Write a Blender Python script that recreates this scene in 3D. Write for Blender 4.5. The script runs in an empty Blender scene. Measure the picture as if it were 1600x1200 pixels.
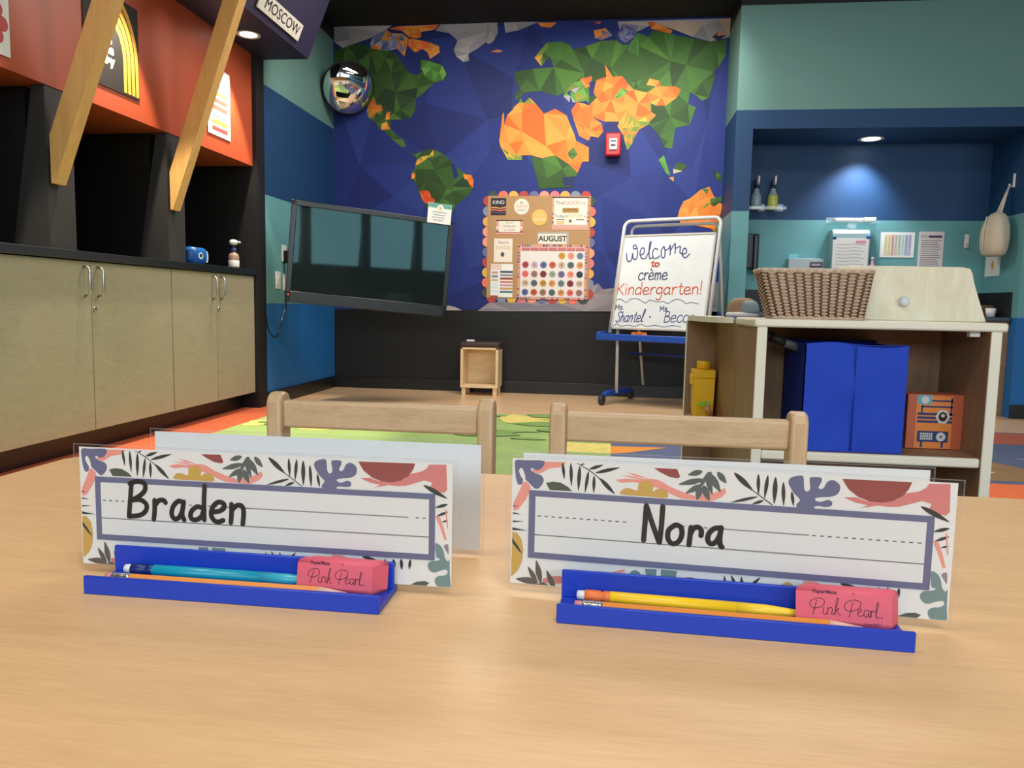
import bpy, bmesh, math, random
from mathutils import Vector, Matrix, geometry
random.seed(7)
SC = bpy.context.scene
COL = SC.collection
PI = math.pi
V = Vector
# ------------------------------------------------------------------ survey of the room
# units: metres, X to the right along the map wall, Y into the room, Z up.
FPX = 1200.0
def _basis():
    dY = V((155., -119., FPX)).normalized()
    dn = V((-.0196, 1, (.0196*155+119)/FPX)).normalized()
    up = -dn; up = (up - dY*up.dot(dY)).normalized()
    dX = dY.cross(up)
    if dX.x < 0: dX = -dX
    return Matrix((dX, dY, up))
RC = _basis()
EYE = V((0, 0, .70))
def ray(px, py): return RC @ V((px-800., py-600., FPX))
def at(px, py, ax, val):
    d = ray(px, py); return EYE + d*((val-EYE[ax])/d[ax])
def onplane(px, py, p0, n):
    d = ray(px, py); return EYE + d*((p0-EYE).dot(n)/d.dot(n))
TZ = .495          # table top
YW = 6.13          # map wall
XW = -2.265        # left wall strip
XF = -2.29         # cabinet fronts
YA = 5.60          # front of the alcove on the right
ZC = 2.88          # ceiling

# ------------------------------------------------------------------ materials
def lin(c):
    c = c/255.
    return c/12.92 if c <= .04045 else ((c+.055)/1.055)**2.4
def rgb(c): return (lin(c[0]), lin(c[1]), lin(c[2]), 1)
MATS = {}
def M(name, c, rough=.5, metal=0., spec=.5, var=.06, scale=12., bump=0., emit=0., alpha=1.):
    if name in MATS: return MATS[name]
    m = bpy.data.materials.new(name); m.use_nodes = True
    nt = m.node_tree; b = nt.nodes['Principled BSDF']
    b.inputs['Roughness'].default_value = rough
    b.inputs['Metallic'].default_value = metal
    b.inputs['Specular IOR Level'].default_value = spec
    tc = nt.nodes.new('ShaderNodeTexCoord'); nz = nt.nodes.new('ShaderNodeTexNoise')
    nz.inputs['Scale'].default_value = scale; nz.inputs['Detail'].default_value = 3
    nt.links.new(tc.outputs['Object'], nz.inputs['Vector'])
    mx = nt.nodes.new('ShaderNodeMix'); mx.data_type = 'RGBA'
    a = rgb(c)
    mx.inputs[6].default_value = tuple(x*(1-var) for x in a[:3])+(1,)
    mx.inputs[7].default_value = tuple(min(1, x*(1+var)) for x in a[:3])+(1,)
    nt.links.new(nz.outputs['Fac'], mx.inputs[0])
    nt.links.new(mx.outputs[2], b.inputs['Base Color'])
    if bump:
        bp = nt.nodes.new('ShaderNodeBump'); bp.inputs['Strength'].default_value = bump
        bp.inputs['Distance'].default_value = .002
        nt.links.new(nz.outputs['Fac'], bp.inputs['Height']); nt.links.new(bp.outputs[0], b.inputs['Normal'])
    if emit:
        b.inputs['Emission Color'].default_value = a; b.inputs['Emission Strength'].default_value = emit
    MATS[name] = m
    return m
def wood(name, c1, c2, stretch=(1, 12, 12), scale=6., rough=.4, spec=.4, fine=.35):
    if name in MATS: return MATS[name]
    m = bpy.data.materials.new(name); m.use_nodes = True
    nt = m.node_tree; b = nt.nodes['Principled BSDF']
    b.inputs['Roughness'].default_value = rough; b.inputs['Specular IOR Level'].default_value = spec
    tc = nt.nodes.new('ShaderNodeTexCoord'); mp = nt.nodes.new('ShaderNodeMapping')
    mp.inputs['Scale'].default_value = stretch
    nt.links.new(tc.outputs['Object'], mp.inputs['Vector'])
    n1 = nt.nodes.new('ShaderNodeTexNoise'); n1.inputs['Scale'].default_value = scale
    n1.inputs['Detail'].default_value = 4; n1.inputs['Distortion'].default_value = 1.2
    n2 = nt.nodes.new('ShaderNodeTexNoise'); n2.inputs['Scale'].default_value = scale*7; n2.inputs['Detail'].default_value = 5
    nt.links.new(mp.outputs[0], n1.inputs['Vector']); nt.links.new(mp.outputs[0], n2.inputs['Vector'])
    mth = nt.nodes.new('ShaderNodeMix'); mth.data_type = 'FLOAT'; mth.inputs[0].default_value = fine
    nt.links.new(n1.outputs['Fac'], mth.inputs[2]); nt.links.new(n2.outputs['Fac'], mth.inputs[3])
    cr = nt.nodes.new('ShaderNodeValToRGB')
    cr.color_ramp.elements[0].position = .33; cr.color_ramp.elements[1].position = .68
    cr.color_ramp.elements[0].color = rgb(c2); cr.color_ramp.elements[1].color = rgb(c1)
    nt.links.new(mth.outputs[0], cr.inputs[0]); nt.links.new(cr.outputs[0], b.inputs['Base Color'])
    MATS[name] = m
    return m
def film(name, tint=(235, 240, 245), gloss=.06, opa=.06, rough=.15):
    if name in MATS: return MATS[name]
    m = bpy.data.materials.new(name); m.use_nodes = True
    nt = m.node_tree; nt.nodes.clear()
    o = nt.nodes.new('ShaderNodeOutputMaterial'); t = nt.nodes.new('ShaderNodeBsdfTransparent')
    g = nt.nodes.new('ShaderNodeBsdfGlossy'); g.inputs['Roughness'].default_value = rough
    d = nt.nodes.new('ShaderNodeBsdfDiffuse'); d.inputs['Color'].default_value = rgb(tint)
    a = nt.nodes.new('ShaderNodeMixShader'); a.inputs[0].default_value = gloss
    c = nt.nodes.new('ShaderNodeMixShader'); c.inputs[0].default_value = opa
    t.inputs['Color'].default_value = rgb((252, 252, 252))
    nt.links.new(t.outputs[0], a.inputs[1]); nt.links.new(g.outputs[0], a.inputs[2])
    nt.links.new(a.outputs[0], c.inputs[1]); nt.links.new(d.outputs[0], c.inputs[2])
    nt.links.new(c.outputs[0], o.inputs[0]); MATS[name] = m
    return m
def vcol(name, rough=.55):
    if name in MATS: return MATS[name]
    m = bpy.data.materials.new(name); m.use_nodes = True
    nt = m.node_tree; b = nt.nodes['Principled BSDF']; b.inputs['Roughness'].default_value = rough
    b.inputs['Specular IOR Level'].default_value = .25
    a = nt.nodes.new('ShaderNodeAttribute'); a.attribute_name = 'Col'
    nt.links.new(a.outputs['Color'], b.inputs['Base Color']); MATS[name] = m
    return m

# ------------------------------------------------------------------ mesh builder
def smooth(pts, k=4, closed=True):
    n = len(pts); out = []
    rng = range(n) if closed else range(n-1)
    for i in rng:
        if closed: p0, p1, p2, p3 = pts[(i-1) % n], pts[i], pts[(i+1) % n], pts[(i+2) % n]
        else: p0, p1, p2, p3 = pts[max(i-1, 0)], pts[i], pts[i+1], pts[min(i+2, n-1)]
        for j in range(k):
            t = j/k
            out.append(tuple(.5*((2*b)+(-a+c)*t+(2*a-5*b+4*c-d)*t*t+(-a+3*b-3*c+d)*t**3) for a, b, c, d in zip(p0, p1, p2, p3)))
    if not closed: out.append(tuple(pts[-1]))
    return out
class Fr:                                   # flat drawing frame
    def __init__(s, o, ux, uy, n=None):
        s.o = V(o); s.ux = V(ux); s.uy = V(uy); s.n = V(n) if n else s.ux.cross(s.uy).normalized()
    def p(s, u, v, w=0.): return s.o + s.ux*u + s.uy*v + s.n*w
class MB:
    def __init__(s): s.bm = bmesh.new(); s.m = []; s.i = 0
    def mat(s, m):
        if m not in s.m: s.m.append(m)
        s.i = s.m.index(m); return s
    def _f(s, vs, sm=False):
        try: f = s.bm.faces.new(vs)
        except ValueError: return None
        f.material_index = s.i; f.smooth = sm; return f
    def face(s, pts):
        return s._f([s.bm.verts.new(V(p)) for p in pts])
    def box(s, x0, x1, y0, y1, z0, z1, bev=0., seg=2, T=None):
        vs = [s.bm.verts.new((x, y, z)) for x in (x0, x1) for y in (y0, y1) for z in (z0, z1)]
        fs = [s._f([vs[i] for i in q]) for q in ((0, 1, 3, 2), (4, 6, 7, 5), (0, 4, 5, 1), (2, 3, 7, 6), (0, 2, 6, 4), (1, 5, 7, 3))]
        s._fin(vs, fs, bev, seg, T); return s
    def _fin(s, vs, fs, bev, seg, T):
        if bev:
            es = list({e for f in fs for e in f.edges})
            r = bmesh.ops.bevel(s.bm, geom=es+vs, offset=bev, segments=seg, profile=.5, affect='EDGES')
            for f in r['faces']: f.material_index = s.i; f.smooth = True
            vs = list({v for f in r['faces'] for v in f.verts} | {v for v in vs if v.is_valid})
            vs = [v for v in vs if v.is_valid]
        if T is not None:
            for v in vs: v.co = T @ v.co
    def prism(s, pts, d, bev=0., seg=2, sm=False):      # planar polygon pts pushed along vector d
        d = V(d); a = [s.bm.verts.new(V(p)) for p in pts]; b = [s.bm.verts.new(V(p)+d) for p in pts]
        n = len(a); fs = [s._f(a[::-1]), s._f(b)]
        for i in range(n): fs.append(s._f([a[i], a[(i+1) % n], b[(i+1) % n], b[i]], sm))
        if bev:
            es = list({e for f in fs[:2] if f for e in f.edges})
            r = bmesh.ops.bevel(s.bm, geom=es, offset=bev, segments=seg, profile=.5, affect='EDGES')
            for f in r['faces']: f.material_index = s.i; f.smooth = True
        return s
    def tube(s, pts, r, n=10, caps=True, closed=False):
        pts = [V(p) for p in pts]; L = len(pts); rings = []; prev = None
        for i, p in enumerate(pts):
            if closed: t = pts[(i+1) % L]-pts[i-1]
            else: t = pts[min(i+1, L-1)]-pts[max(i-1, 0)]
            t.normalize()
            if prev is None:
                prev = t.orthogonal().normalized()
            u = (prev - t*prev.dot(t)).normalized(); w = t.cross(u); prev = u
            rr = r[i] if isinstance(r, (list, tuple)) else r
            rings.append([s.bm.verts.new(p+(u*math.cos(2*PI*k/n)+w*math.sin(2*PI*k/n))*rr) for k in range(n)])
        for i in range(L if closed else L-1):
            a, b = rings[i], rings[(i+1) % L]
            for k in range(n): s._f([a[k], a[(k+1) % n], b[(k+1) % n], b[k]], True)
        if caps and not closed: s._f(rings[0][::-1]); s._f(rings[-1])
        return s
    def lathe(s, prof, c=(0, 0, 0), n=24, axis='z', cap=True, T=None, sx=1., sy=1.):
        rings = []
        for r, z in prof:
            ring = []
            for k in range(n):
                a = 2*PI*k/n; x, y = r*math.cos(a)*sx, r*math.sin(a)*sy
                p = V((x, y, z)) if axis == 'z' else (V((x, z, y)) if axis == 'y' else V((z, x, y)))
                p = p+V(c)
                ring.append(s.bm.verts.new(T @ p if T is not None else p))
            rings.append(ring)
        for a, b in zip(rings, rings[1:]):
            for k in range(n): s._f([a[k], a[(k+1) % n], b[(k+1) % n], b[k]], True)
        if cap: s._f(rings[0][::-1]); s._f(rings[-1])
        return s
    def poly(s, fr, pts, w=0.): return s.face([fr.p(u, v, w) for u, v in pts])
    def rect(s, fr, u0, v0, u1, v1, w=0.): return s.poly(fr, [(u0, v0), (u1, v0), (u1, v1), (u0, v1)], w)
    def disc(s, fr, u, v, r, w=0., n=20, sq=1.):
        return s.poly(fr, [(u+r*math.cos(2*PI*k/n), v+r*sq*math.sin(2*PI*k/n)) for k in range(n)], w)
    def stroke(s, fr, pts, wd, w=0., k=5, sm=True):
        if sm and len(pts) > 2: pts = smooth(pts, k, False)
        h = wd/2
        for i, (u, v) in enumerate(pts):
            s.poly(fr, [(u+h*math.cos(2*PI*q/10), v+h*math.sin(2*PI*q/10)) for q in range(10)], w)
            if i:
                a, b = V((pts[i-1][0], pts[i-1][1])), V((u, v)); d = b-a
                if d.length < 1e-7: continue
                q = V((-d.y, d.x)).normalized()*h
                s.poly(fr, [tuple(a-q), tuple(b-q), tuple(b+q), tuple(a+q)], w)
        return s
    def text(s, fr, body, u, v, size, w=0., align='CENTER', sx=1., shear=0., bold=0.):
        cu = bpy.data.curves.new('t', 'FONT'); cu.body = body; cu.size = size; cu.align_x = align; cu.align_y = 'CENTER'
        cu.shear = shear; cu.offset = bold; cu.resolution_u = 3
        ob = bpy.data.objects.new('t', cu); COL.objects.link(ob)
        dg = bpy.context.evaluated_depsgraph_get()
        me = bpy.data.meshes.new_from_object(ob.evaluated_get(dg))
        mp = [s.bm.verts.new(fr.p(u+p.co.x*sx, v+p.co.y, w)) for p in me.vertices]
        for p in me.polygons: s._f([mp[i] for i in p.vertices])
        bpy.data.objects.remove(ob); bpy.data.curves.remove(cu); bpy.data.meshes.remove(me)
        return s
    def build(s, name, parent=None, off=None, mats=None):
        bmesh.ops.remove_doubles(s.bm, verts=s.bm.verts, dist=1e-7)
        if off is not None:
            for v in s.bm.verts: v.co -= V(off)
        bmesh.ops.recalc_face_normals(s.bm, faces=s.bm.faces)
        me = bpy.data.meshes.new(name); s.bm.to_mesh(me); s.bm.free()
        for m in (mats or s.m): me.materials.append(m)
        o = bpy.data.objects.new(name, me); COL.objects.link(o)
        if parent: o.parent = parent
        return o
def loc(b): return b
def thing(name, label, cat, p=(0, 0, 0), rz=0., group=None, M4=None):
    o = bpy.data.objects.new(name, None); COL.objects.link(o); o.empty_display_size = .05
    if M4 is not None: o.matrix_world = M4
    else: o.location = p; o.rotation_euler = (0, 0, rz)
    return tag(o, label, cat, group)
def tag(o, label, cat, group=None):
    o['label'] = label; o['category'] = cat
    if group: o['group'] = group
    return o
def solo(mb, name, label, cat, p, group=None):          # a thing that is one mesh, built in world units, origin at p
    o = mb.build(name, off=p); o.location = p
    return tag(o, label, cat, group)
def struct(mb, name, parent=None):
    o = mb.build(name, parent)
    if not parent: o['kind'] = 'structure'
    return o
def copy_tree(o, parent=None):
    c = o.copy(); COL.objects.link(c)
    if parent: c.parent = parent
    for ch in list(o.children): copy_tree(ch, c)
    return c
def ellipse(cx, cy, rx, ry, n=24): return [(cx+rx*math.cos(2*PI*k/n), cy+ry*math.sin(2*PI*k/n)) for k in range(n)]

# palette
BLACK = M('black_paint', (9, 9, 11), .6)
BLACKG = M('black_gloss', (10, 11, 12), .25)
CHAR = M('charcoal_laminate', (44, 44, 44), .6)
WHITE = M('white_plastic', (225, 226, 224), .4)
PAPER = M('white_paper', (232, 232, 230), .7, var=.02)
CHROME = M('brushed_steel', (190, 190, 188), .3, metal=1.)
TEAL = M('teal_paint', (104, 146, 140), .6, var=.03)
BLUE = M('blue_paint', (24, 104, 174), .6, var=.03)
TEAL_DAYLIT = M('teal_paint_daylit', (98, 158, 162), .6, var=.03)  # same teal on the lower band, cool daylight painted into its colour
DBLUE = M('deep_blue_paint', (16, 62, 106), .6, var=.03)
GREYW = M('grey_wall', (150, 150, 146), .7)
INK = M('black_ink', (22, 20, 24), .5, var=.02)
SOFTINK = M('grey_ink', (95, 98, 105), .6)

# ================================================================== ROOM
# floor
b = MB().mat(wood('floor_vinyl', (240, 206, 162), (222, 182, 138), (1.2, 7, 1), 2.2, rough=.28, spec=.45, fine=.25))
b.box(-3.4, 6.9, -3.4, 6.6, -.1, 0)
struct(b, 'floor')
b = MB().mat(M('orange_inlay', (200, 100, 64), .45)); b.box(-2.375, -2.062, .2, 4.93, 0, .002)
struct(b, 'trim_1')
b = MB().mat(M('ceiling_black', (9, 9, 10), .8)); b.box(-3.4, 6.9, -3.4, 6.6, ZC, ZC+.1)
struct(b, 'ceiling')

# back wall with black lower part, mural above
b = MB().mat(BLACK); b.box(-2.4, .93, YW, YW+.12, 0, ZC)
wall_back = struct(b, 'wall_back')
b = MB().mat(M('baseboard_black', (17, 17, 18), .35)); b.box(-2.26, .80, YW-.012, YW, 0, .095, .003)
struct(b, 'baseboard_back')

# --- low-poly world map
class Map:
    def __init__(s): s.bm = bmesh.new(); s.cl = s.bm.loops.layers.float_color.new('Col'); s.lay = 0
    def add(s, pts, cols, jit=.18, step=26, conv=None, dy=None):
        px = [conv(*p) if conv else p for p in pts]
        s.lay += 1
        off = .0015 + .00011*s.lay
        minx, maxx = min(p[0] for p in px), max(p[0] for p in px); miny, maxy = min(p[1] for p in px), max(p[1] for p in px)
        vs = [V(p) for p in px]; n = len(vs)
        y = miny
        while y < maxy:
            x = minx
            while x < maxx:
                q = V((x+random.uniform(-.45, .45)*step, y+random.uniform(-.45, .45)*step))
                ins = False; j = n-1
                for i in range(n):
                    a, c = px[i], px[j]
                    if (a[1] > q.y) != (c[1] > q.y) and q.x < (c[0]-a[0])*(q.y-a[1])/(c[1]-a[1])+a[0]: ins = not ins
                    j = i
                if ins and min((q-v).length for v in vs[:n]) > step*.3: vs.append(q)
                x += step
            y += step
        r = geometry.delaunay_2d_cdt(vs, [], [list(range(n))], 1, 1e-4)
        bv = [s.bm.verts.new(at(p.x, p.y, 1, YW-off)) for p in r[0]]
        for f in r[2]:
            try: fc = s.bm.faces.new([bv[i] for i in f])
            except ValueError: continue
            c = random.choice(cols); k = 1+random.uniform(-jit, jit)
            L = tuple(min(1, q*k) for q in rgb(c)[:3])+(1,)
            for l in fc.loops: l[s.cl] = L
mp = Map()
OCE = [(36, 50, 118), (40, 55, 126), (33, 45, 108), (43, 59, 128)]
GRN = [(68, 108, 48), (58, 92, 42), (84, 130, 52), (52, 80, 42), (72, 116, 52)]
DGR = [(48, 76, 36), (56, 90, 40), (42, 64, 38), (70, 102, 44)]
LGR = [(92, 150, 66), (112, 168, 70), (80, 130, 60)]
ORG = [(240, 130, 52), (246, 146, 62), (232, 112, 44), (244, 158, 70), (240, 104, 48)]
YEL = [(236, 176, 70), (230, 160, 60), (150, 150, 60), (110, 140, 60)]
GRY = [(176, 166, 172), (164, 158, 168), (184, 174, 176)]
MOS = [(118, 124, 160), (230, 150, 70), (140, 130, 160), (80, 92, 150), (224, 120, 70), (160, 160, 172)]
def c5(x, y): return (500+x/5., 20+y/5.)
def c4(x, y): return (760+x/4., 20+y/4.)
def cs(x, y): return (620+x/10.907, 220+y/10.907)
def cu_(x, y): return (1040+x/8.575, 240+y/8.575)
mp.add([(519, 38), (830, 33), (1142, 26), (1126, 486), (820, 485), (519, 483)], OCE, .13, 74)
mp.add([(112, 300), (200, 255), (330, 240), (390, 270), (470, 290), (545, 295), (600, 330), (640, 390), (700, 470), (760, 490), (785, 470), (780, 365), (850, 372), (960, 410), (992, 480), (970, 525), (890, 550), (800, 635), (750, 670), (745, 760), (710, 820), (640, 835), (555, 835), (550, 900), (590, 950), (650, 990), (675, 1045), (640, 1050), (560, 985), (500, 920), (465, 910), (440, 865), (385, 830), (370, 760), (385, 690), (400, 600), (380, 480), (300, 380), (180, 380), (112, 420)], DGR, .22, 24, c5)
mp.add([(790, 370), (850, 375), (955, 412), (988, 480), (960, 525), (890, 540), (820, 490), (790, 430)], LGR, .2, 16, c5)
mp.add([(385, 690), (410, 640), (430, 680), (440, 720), (480, 720), (490, 760), (470, 800), (440, 780), (420, 830), (380, 820), (365, 770)], [(206, 120, 50), (190, 110, 44), (120, 120, 50)], .2, 10, c5)
mp.add([(480, 870), (520, 850), (550, 910), (480, 915)], [(226, 130, 60), (216, 150, 60)], .2, 10, c5)
mp.add([(520, 780), (550, 770), (545, 830), (510, 840)], ORG, .2, 10, c5)
mp.add([(110, 105), (560, 100), (490, 150), (390, 200), (300, 230), (180, 275), (112, 230)], GRY, .16, 22, c5)
mp.add([(390, 240), (420, 180), (520, 130), (560, 160), (650, 165), (690, 200), (680, 260), (660, 340), (600, 280), (540, 295), (470, 290), (400, 280)], MOS, .15, 9, c5)
mp.add([(540, 125), (600, 108), (930, 92), (900, 130), (790, 150), (790, 190), (740, 200), (700, 190), (640, 140)], ORG, .15, 14, c5)
mp.add([(690, 200), (790, 215), (850, 230), (930, 260), (935, 310), (905, 330), (860, 360), (840, 310), (800, 280), (750, 310), (720, 290), (690, 260)], ORG+MOS[:2], .15, 10, c5)
mp.add([(905, 140), (940, 92), (1385, 76), (1390, 160), (1345, 235), (1320, 210), (1230, 280), (1160, 320), (1165, 375), (1120, 385), (1065, 340), (1045, 290), (1075, 215), (1010, 160)], GRY, .12, 26, c5)
mp.add([(1440, 76), (1600, 70), (1600, 110), (1530, 140), (1460, 150)], GRY, .12, 20, c5)
mp.add([(1330, 305), (1390, 285), (1430, 300), (1400, 310)], GRY+ORG, .1, 8, c5)
# south america
mp.add([(200, 190), (310, 230), (420, 180), (560, 130), (650, 150), (780, 220), (900, 320), (1000, 430), (1100, 510), (1200, 570), (1270, 580), (1310, 680), (1310, 800), (1200, 950), (1000, 1100), (960, 1220), (900, 1300), (560, 1300), (480, 1060), (430, 1000), (360, 850), (330, 720), (250, 650), (260, 540), (310, 480), (310, 400), (350, 300), (300, 265)], DGR[:3]+GRN[:1], .14, 26, cs)
mp.add([(1130, 560), (1200, 580), (1270, 580), (1310, 680), (1300, 800), (1250, 760), (1200, 660), (1150, 650)], ORG, .15, 12, cs)
mp.add([(390, 860), (500, 840), (560, 870), (580, 950), (650, 1000), (620, 1080), (480, 1060), (430, 1000)], [(206, 76, 40), (220, 100, 50)], .15, 9, cs)
mp.add([(320, 420), (350, 320), (420, 270), (560, 240), (620, 150), (630, 250), (500, 310), (390, 390)], YEL, .15, 9, cs)
mp.add([(250, 650), (260, 540), (320, 570), (300, 640)], ORG, .1, 9, cs)
mp.add([(920, 380), (1000, 430), (1050, 600), (980, 660)], OCE[2:3], .1, 12, cs)
# eurasia
mp.add([(175, 370), (290, 350), (420, 340), (400, 280), (370, 300), (345, 335), (300, 280), (340, 230), (380, 185), (470, 180), (520, 200), (540, 230), (620, 210), (720, 175), (810, 170), (850, 200), (890, 200), (950, 125), (1010, 150), (1040, 110), (1100, 110), (1180, 140), (1300, 160), (1400, 180), (1500, 150), (1500, 260), (1450, 340), (1420, 370), (1430, 400), (1390, 530), (1350, 550), (1300, 510), (1270, 500), (1260, 570), (1310, 590), (1270, 700), (1180, 720), (1160, 850), (1110, 840), (1080, 770), (1040, 720), (1020, 700), (900, 740), (870, 700), (850, 600), (640, 560), (600, 540), (520, 520), (490, 500), (440, 520), (330, 490), (240, 500), (190, 550), (175, 520), (210, 470), (180, 420)], GRN, .2, 34, c4)
mp.add([(950, 125), (950, 270), (880, 235), (890, 200)], LGR, .1, 40, c4)
mp.add([(300, 280), (340, 230), (380, 185), (390, 210), (350, 260), (345, 335)], YEL, .1, 12, c4)
mp.add([(640, 580), (690, 530), (660, 480), (690, 420), (750, 400), (740, 320), (790, 400), (850, 395), (890, 450), (920, 480), (1010, 500), (1060, 460), (1000, 450), (1020, 410), (1080, 425), (1090, 460), (1180, 460), (1215, 480), (1190, 530), (1120, 580), (1060, 580), (1020, 560), (1030, 620), (1060, 640), (1030, 670), (960, 720), (920, 790), (890, 850), (860, 770), (820, 710), (830, 680), (740, 680), (660, 650)], ORG, .14, 20, c4)
mp.add([(800, 530), (840, 470), (890, 490), (850, 520), (830, 535)], LGR, .2, 8, c4)
mp.add([(910, 430), (930, 400), (970, 410), (950, 470), (920, 470)], GRN, .2, 10, c4)
mp.add([(530, 610), (570, 550), (640, 580), (660, 650), (720, 690), (730, 740), (700, 780), (650, 770), (640, 800), (580, 770), (550, 680)], ORG[:3], .14, 16, c4)
mp.add([(850, 720), (900, 640), (1000, 650), (1010, 700), (940, 740), (910, 820), (880, 860), (860, 790)], YEL+ORG[:1], .2, 9, c4)
mp.add([(480, 520), (540, 440), (600, 420), (640, 480), (640, 570), (560, 560), (520, 560)], LGR+YEL[2:]+OCE[:1]+GRY[:1], .15, 11, c4)
mp.add([(585, 415), (660, 395), (650, 460), (620, 470)], ORG, .1, 9, c4)
mp.add([(645, 430), (685, 430), (665, 520), (645, 520)], OCE[:1], .1, 40, c4)
# africa
mp.add([(100, 640), (108, 620), (112, 700), (130, 640), (200, 570), (240, 560), (310, 570), (360, 630), (430, 600), (500, 640), (520, 690), (550, 760), (560, 800), (640, 840), (640, 930), (600, 930), (570, 1000), (520, 950), (430, 890), (350, 910), (280, 890), (190, 890), (140, 920), (90, 840), (80, 800)], ORG[:4], .1, 36, c4)
mp.add([(160, 600), (200, 565), (215, 530), (230, 565), (270, 530), (310, 570), (240, 565)], YEL[1:], .15, 10, c4)
mp.add([(90, 840), (140, 875), (190, 890), (220, 890), (225, 918), (135, 920)], LGR+YEL, .15, 9, c4)
mp.add([(510, 870), (545, 840), (570, 885), (540, 920), (515, 900)], GRN, .15, 12, c4)
mp.add([(280, 895), (350, 915), (430, 890), (520, 950), (570, 1000), (540, 1090), (330, 1100), (300, 980)], GRN, .18, 26, c4)
mp.add([(470, 1030), (560, 1020), (545, 1085), (490, 1085)], [(40, 50, 90)], .05, 60, c4)
# islands, australia
mp.add([(1075, 920), (1110, 890), (1150, 1020), (1120, 1000)], LGR, .15, 10, c4)
mp.add([(1140, 1030), (1170, 1025), (1170, 1055)], ORG[3:4], .1, 20, c4)
mp.add([(100, 220), (160, 110), (300, 160), (230, 230)], GRN, .15, 9, cu_)
mp.add([(100, 205), (230, 235), (105, 270)], [(190, 184, 150)], .1, 20, cu_)
mp.add([(620, 200), (680, 240), (750, 300), (740, 380), (670, 330)], DGR, .15, 9, cu_)
mp.add([(160, 850), (190, 740), (240, 640), (330, 600), (460, 490), (590, 440), (640, 560), (700, 620), (760, 690), (735, 820), (700, 1000), (650, 1050), (600, 1000), (200, 930)], ORG[:4]+[(226, 140, 60)], .12, 16, cu_)
mp.add([(490, 470), (580, 470), (550, 550)], GRN, .1, 20, cu_)
mp.add([(600, 600), (690, 590), (740, 570), (750, 640), (650, 710), (600, 680)], GRN, .15, 10, cu_)
mp.add([(470, 755), (570, 650), (580, 690)], LGR, .1, 20, cu_)
mp.add([(650, 1050), (700, 900), (735, 840), (730, 1040)], GRN, .1, 14, cu_)
# arctic strip
mp.add([(820, 54), (1530, 34), (1525, 150), (1400, 180), (1290, 150), (1160, 100), (1040, 70), (960, 110), (900, 130), (830, 100)], GRY+[(206, 180, 160)], .12, 20, c4)
mp.add([(320, 62), (440, 60), (400, 95), (340, 85)], ORG+GRY, .15, 10, c4)
mp.add([(670, 110), (745, 95), (790, 140), (720, 170), (680, 160)], ORG+MOS, .15, 10, c4)
mp.add([(670, 56), (720, 54), (705, 72)], ORG, .15, 20, c4)
mp.add([(820, 130), (850, 70), (950, 80), (930, 150), (870, 190), (840, 170)], MOS[:1]+MOS[2:4]+[(150, 150, 200)], .15, 9, c4)
mp.add([(1005, 55), (1060, 60), (1165, 112), (1150, 130), (1030, 100)], ORG, .15, 14, c4)
mp.add([(1410, 150), (1450, 120), (1500, 140), (1450, 180)], ORG[:1]+OCE[:2]+DGR[:1], .15, 9, c4)
mp.add([(0, 62), (70, 62), (50, 170), (20, 195), (0, 190)], GRY, .12, 20, c4)
mp.add([(110, 60), (330, 56), (200, 110), (120, 125)], GRY, .12, 16, c4)
# antarctic strip along the bottom
mp.add([(746, 486), (765, 472), (920, 470), (918, 445), (924, 448), (935, 443), (942, 452), (958, 450), (1000, 458), (1060, 455), (1110, 442), (1128, 440), (1126, 487)], [(140, 132, 140), (150, 140, 146), (128, 124, 138)], .1, 20)
mp.add([(690, 485), (700, 477), (712, 480), (722, 485)], GRY, .1, 20)
me = bpy.data.meshes.new('map_mural'); bmesh.ops.recalc_face_normals(mp.bm, faces=mp.bm.faces); mp.bm.to_mesh(me); mp.bm.free()
me.materials.append(vcol('mural_print'))
mural = bpy.data.objects.new('map_mural', me); COL.objects.link(mural); mural.parent = wall_back
mural['label'] = 'low-poly printed world map'

# left wall: niche back, jambs, strip with colour bands
Z1, Z2, Z3, ZT = .685, 1.393, 2.09, 2.78
b = MB()
for z0, z1, m in ((0, Z1, BLUE), (Z1, Z2, TEAL_DAYLIT), (Z2, Z3, DBLUE), (Z3, ZT, TEAL), (ZT, ZC, BLACK)):
    b.mat(m); b.box(XW-.1, XW, 4.86, YW, z0, z1)
b.mat(BLACK); b.box(-2.86, XW+.002, 4.745, 4.86, 0, ZC)          # jamb at the end of the niche
b.box(-3.0, -2.86, -3.3, 4.86, 0, ZC)
struct(b, 'wall_left')
b = MB().mat(M('baseboard_black', (17, 17, 18), .35)); b.box(XW, XW+.012, 4.86, YW-.012, 0, .095, .003)
b.box(-2.46, -2.375, .3, 4.745, 0, .106); struct(b, 'baseboard_left')
# orange fascia above the worktop
b = MB().mat(M('orange_panel', (176, 76, 42), .5, var=.03)); b.box(-2.85, XF, .4, 4.745, 1.552, 2.24); struct(b, 'trim_2')
# purple header over it
P0 = V((-1.968, 0, 2.24)); SL = .41
def hx(z): return P0.x+SL*(z-2.24)
b = MB().mat(M('navy_header', (32, 29, 60), .6, var=.03))
b.prism([(-2.85, .4, 2.24), (hx(2.24), .4, 2.24), (hx(ZC), .4, ZC), (-2.85, .4, ZC)], (0, 4.47, 0)); struct(b, 'trim_3')
# fins that divide the niche
for i, yb in enumerate((1.99, 2.93, 3.79)):
    b = MB().mat(BLACK); b.box(-2.85, -2.40, yb+.02, yb+.14, .9, 1.552)
    b.mat(CHAR); b.prism([(-2.295, yb, .9), (-2.295, yb, 1.552), (-2.35, yb, 1.552), (-2.46, yb, .9)], (0, .16, 0))
    struct(b, 'trim_%d' % (4+i))
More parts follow.
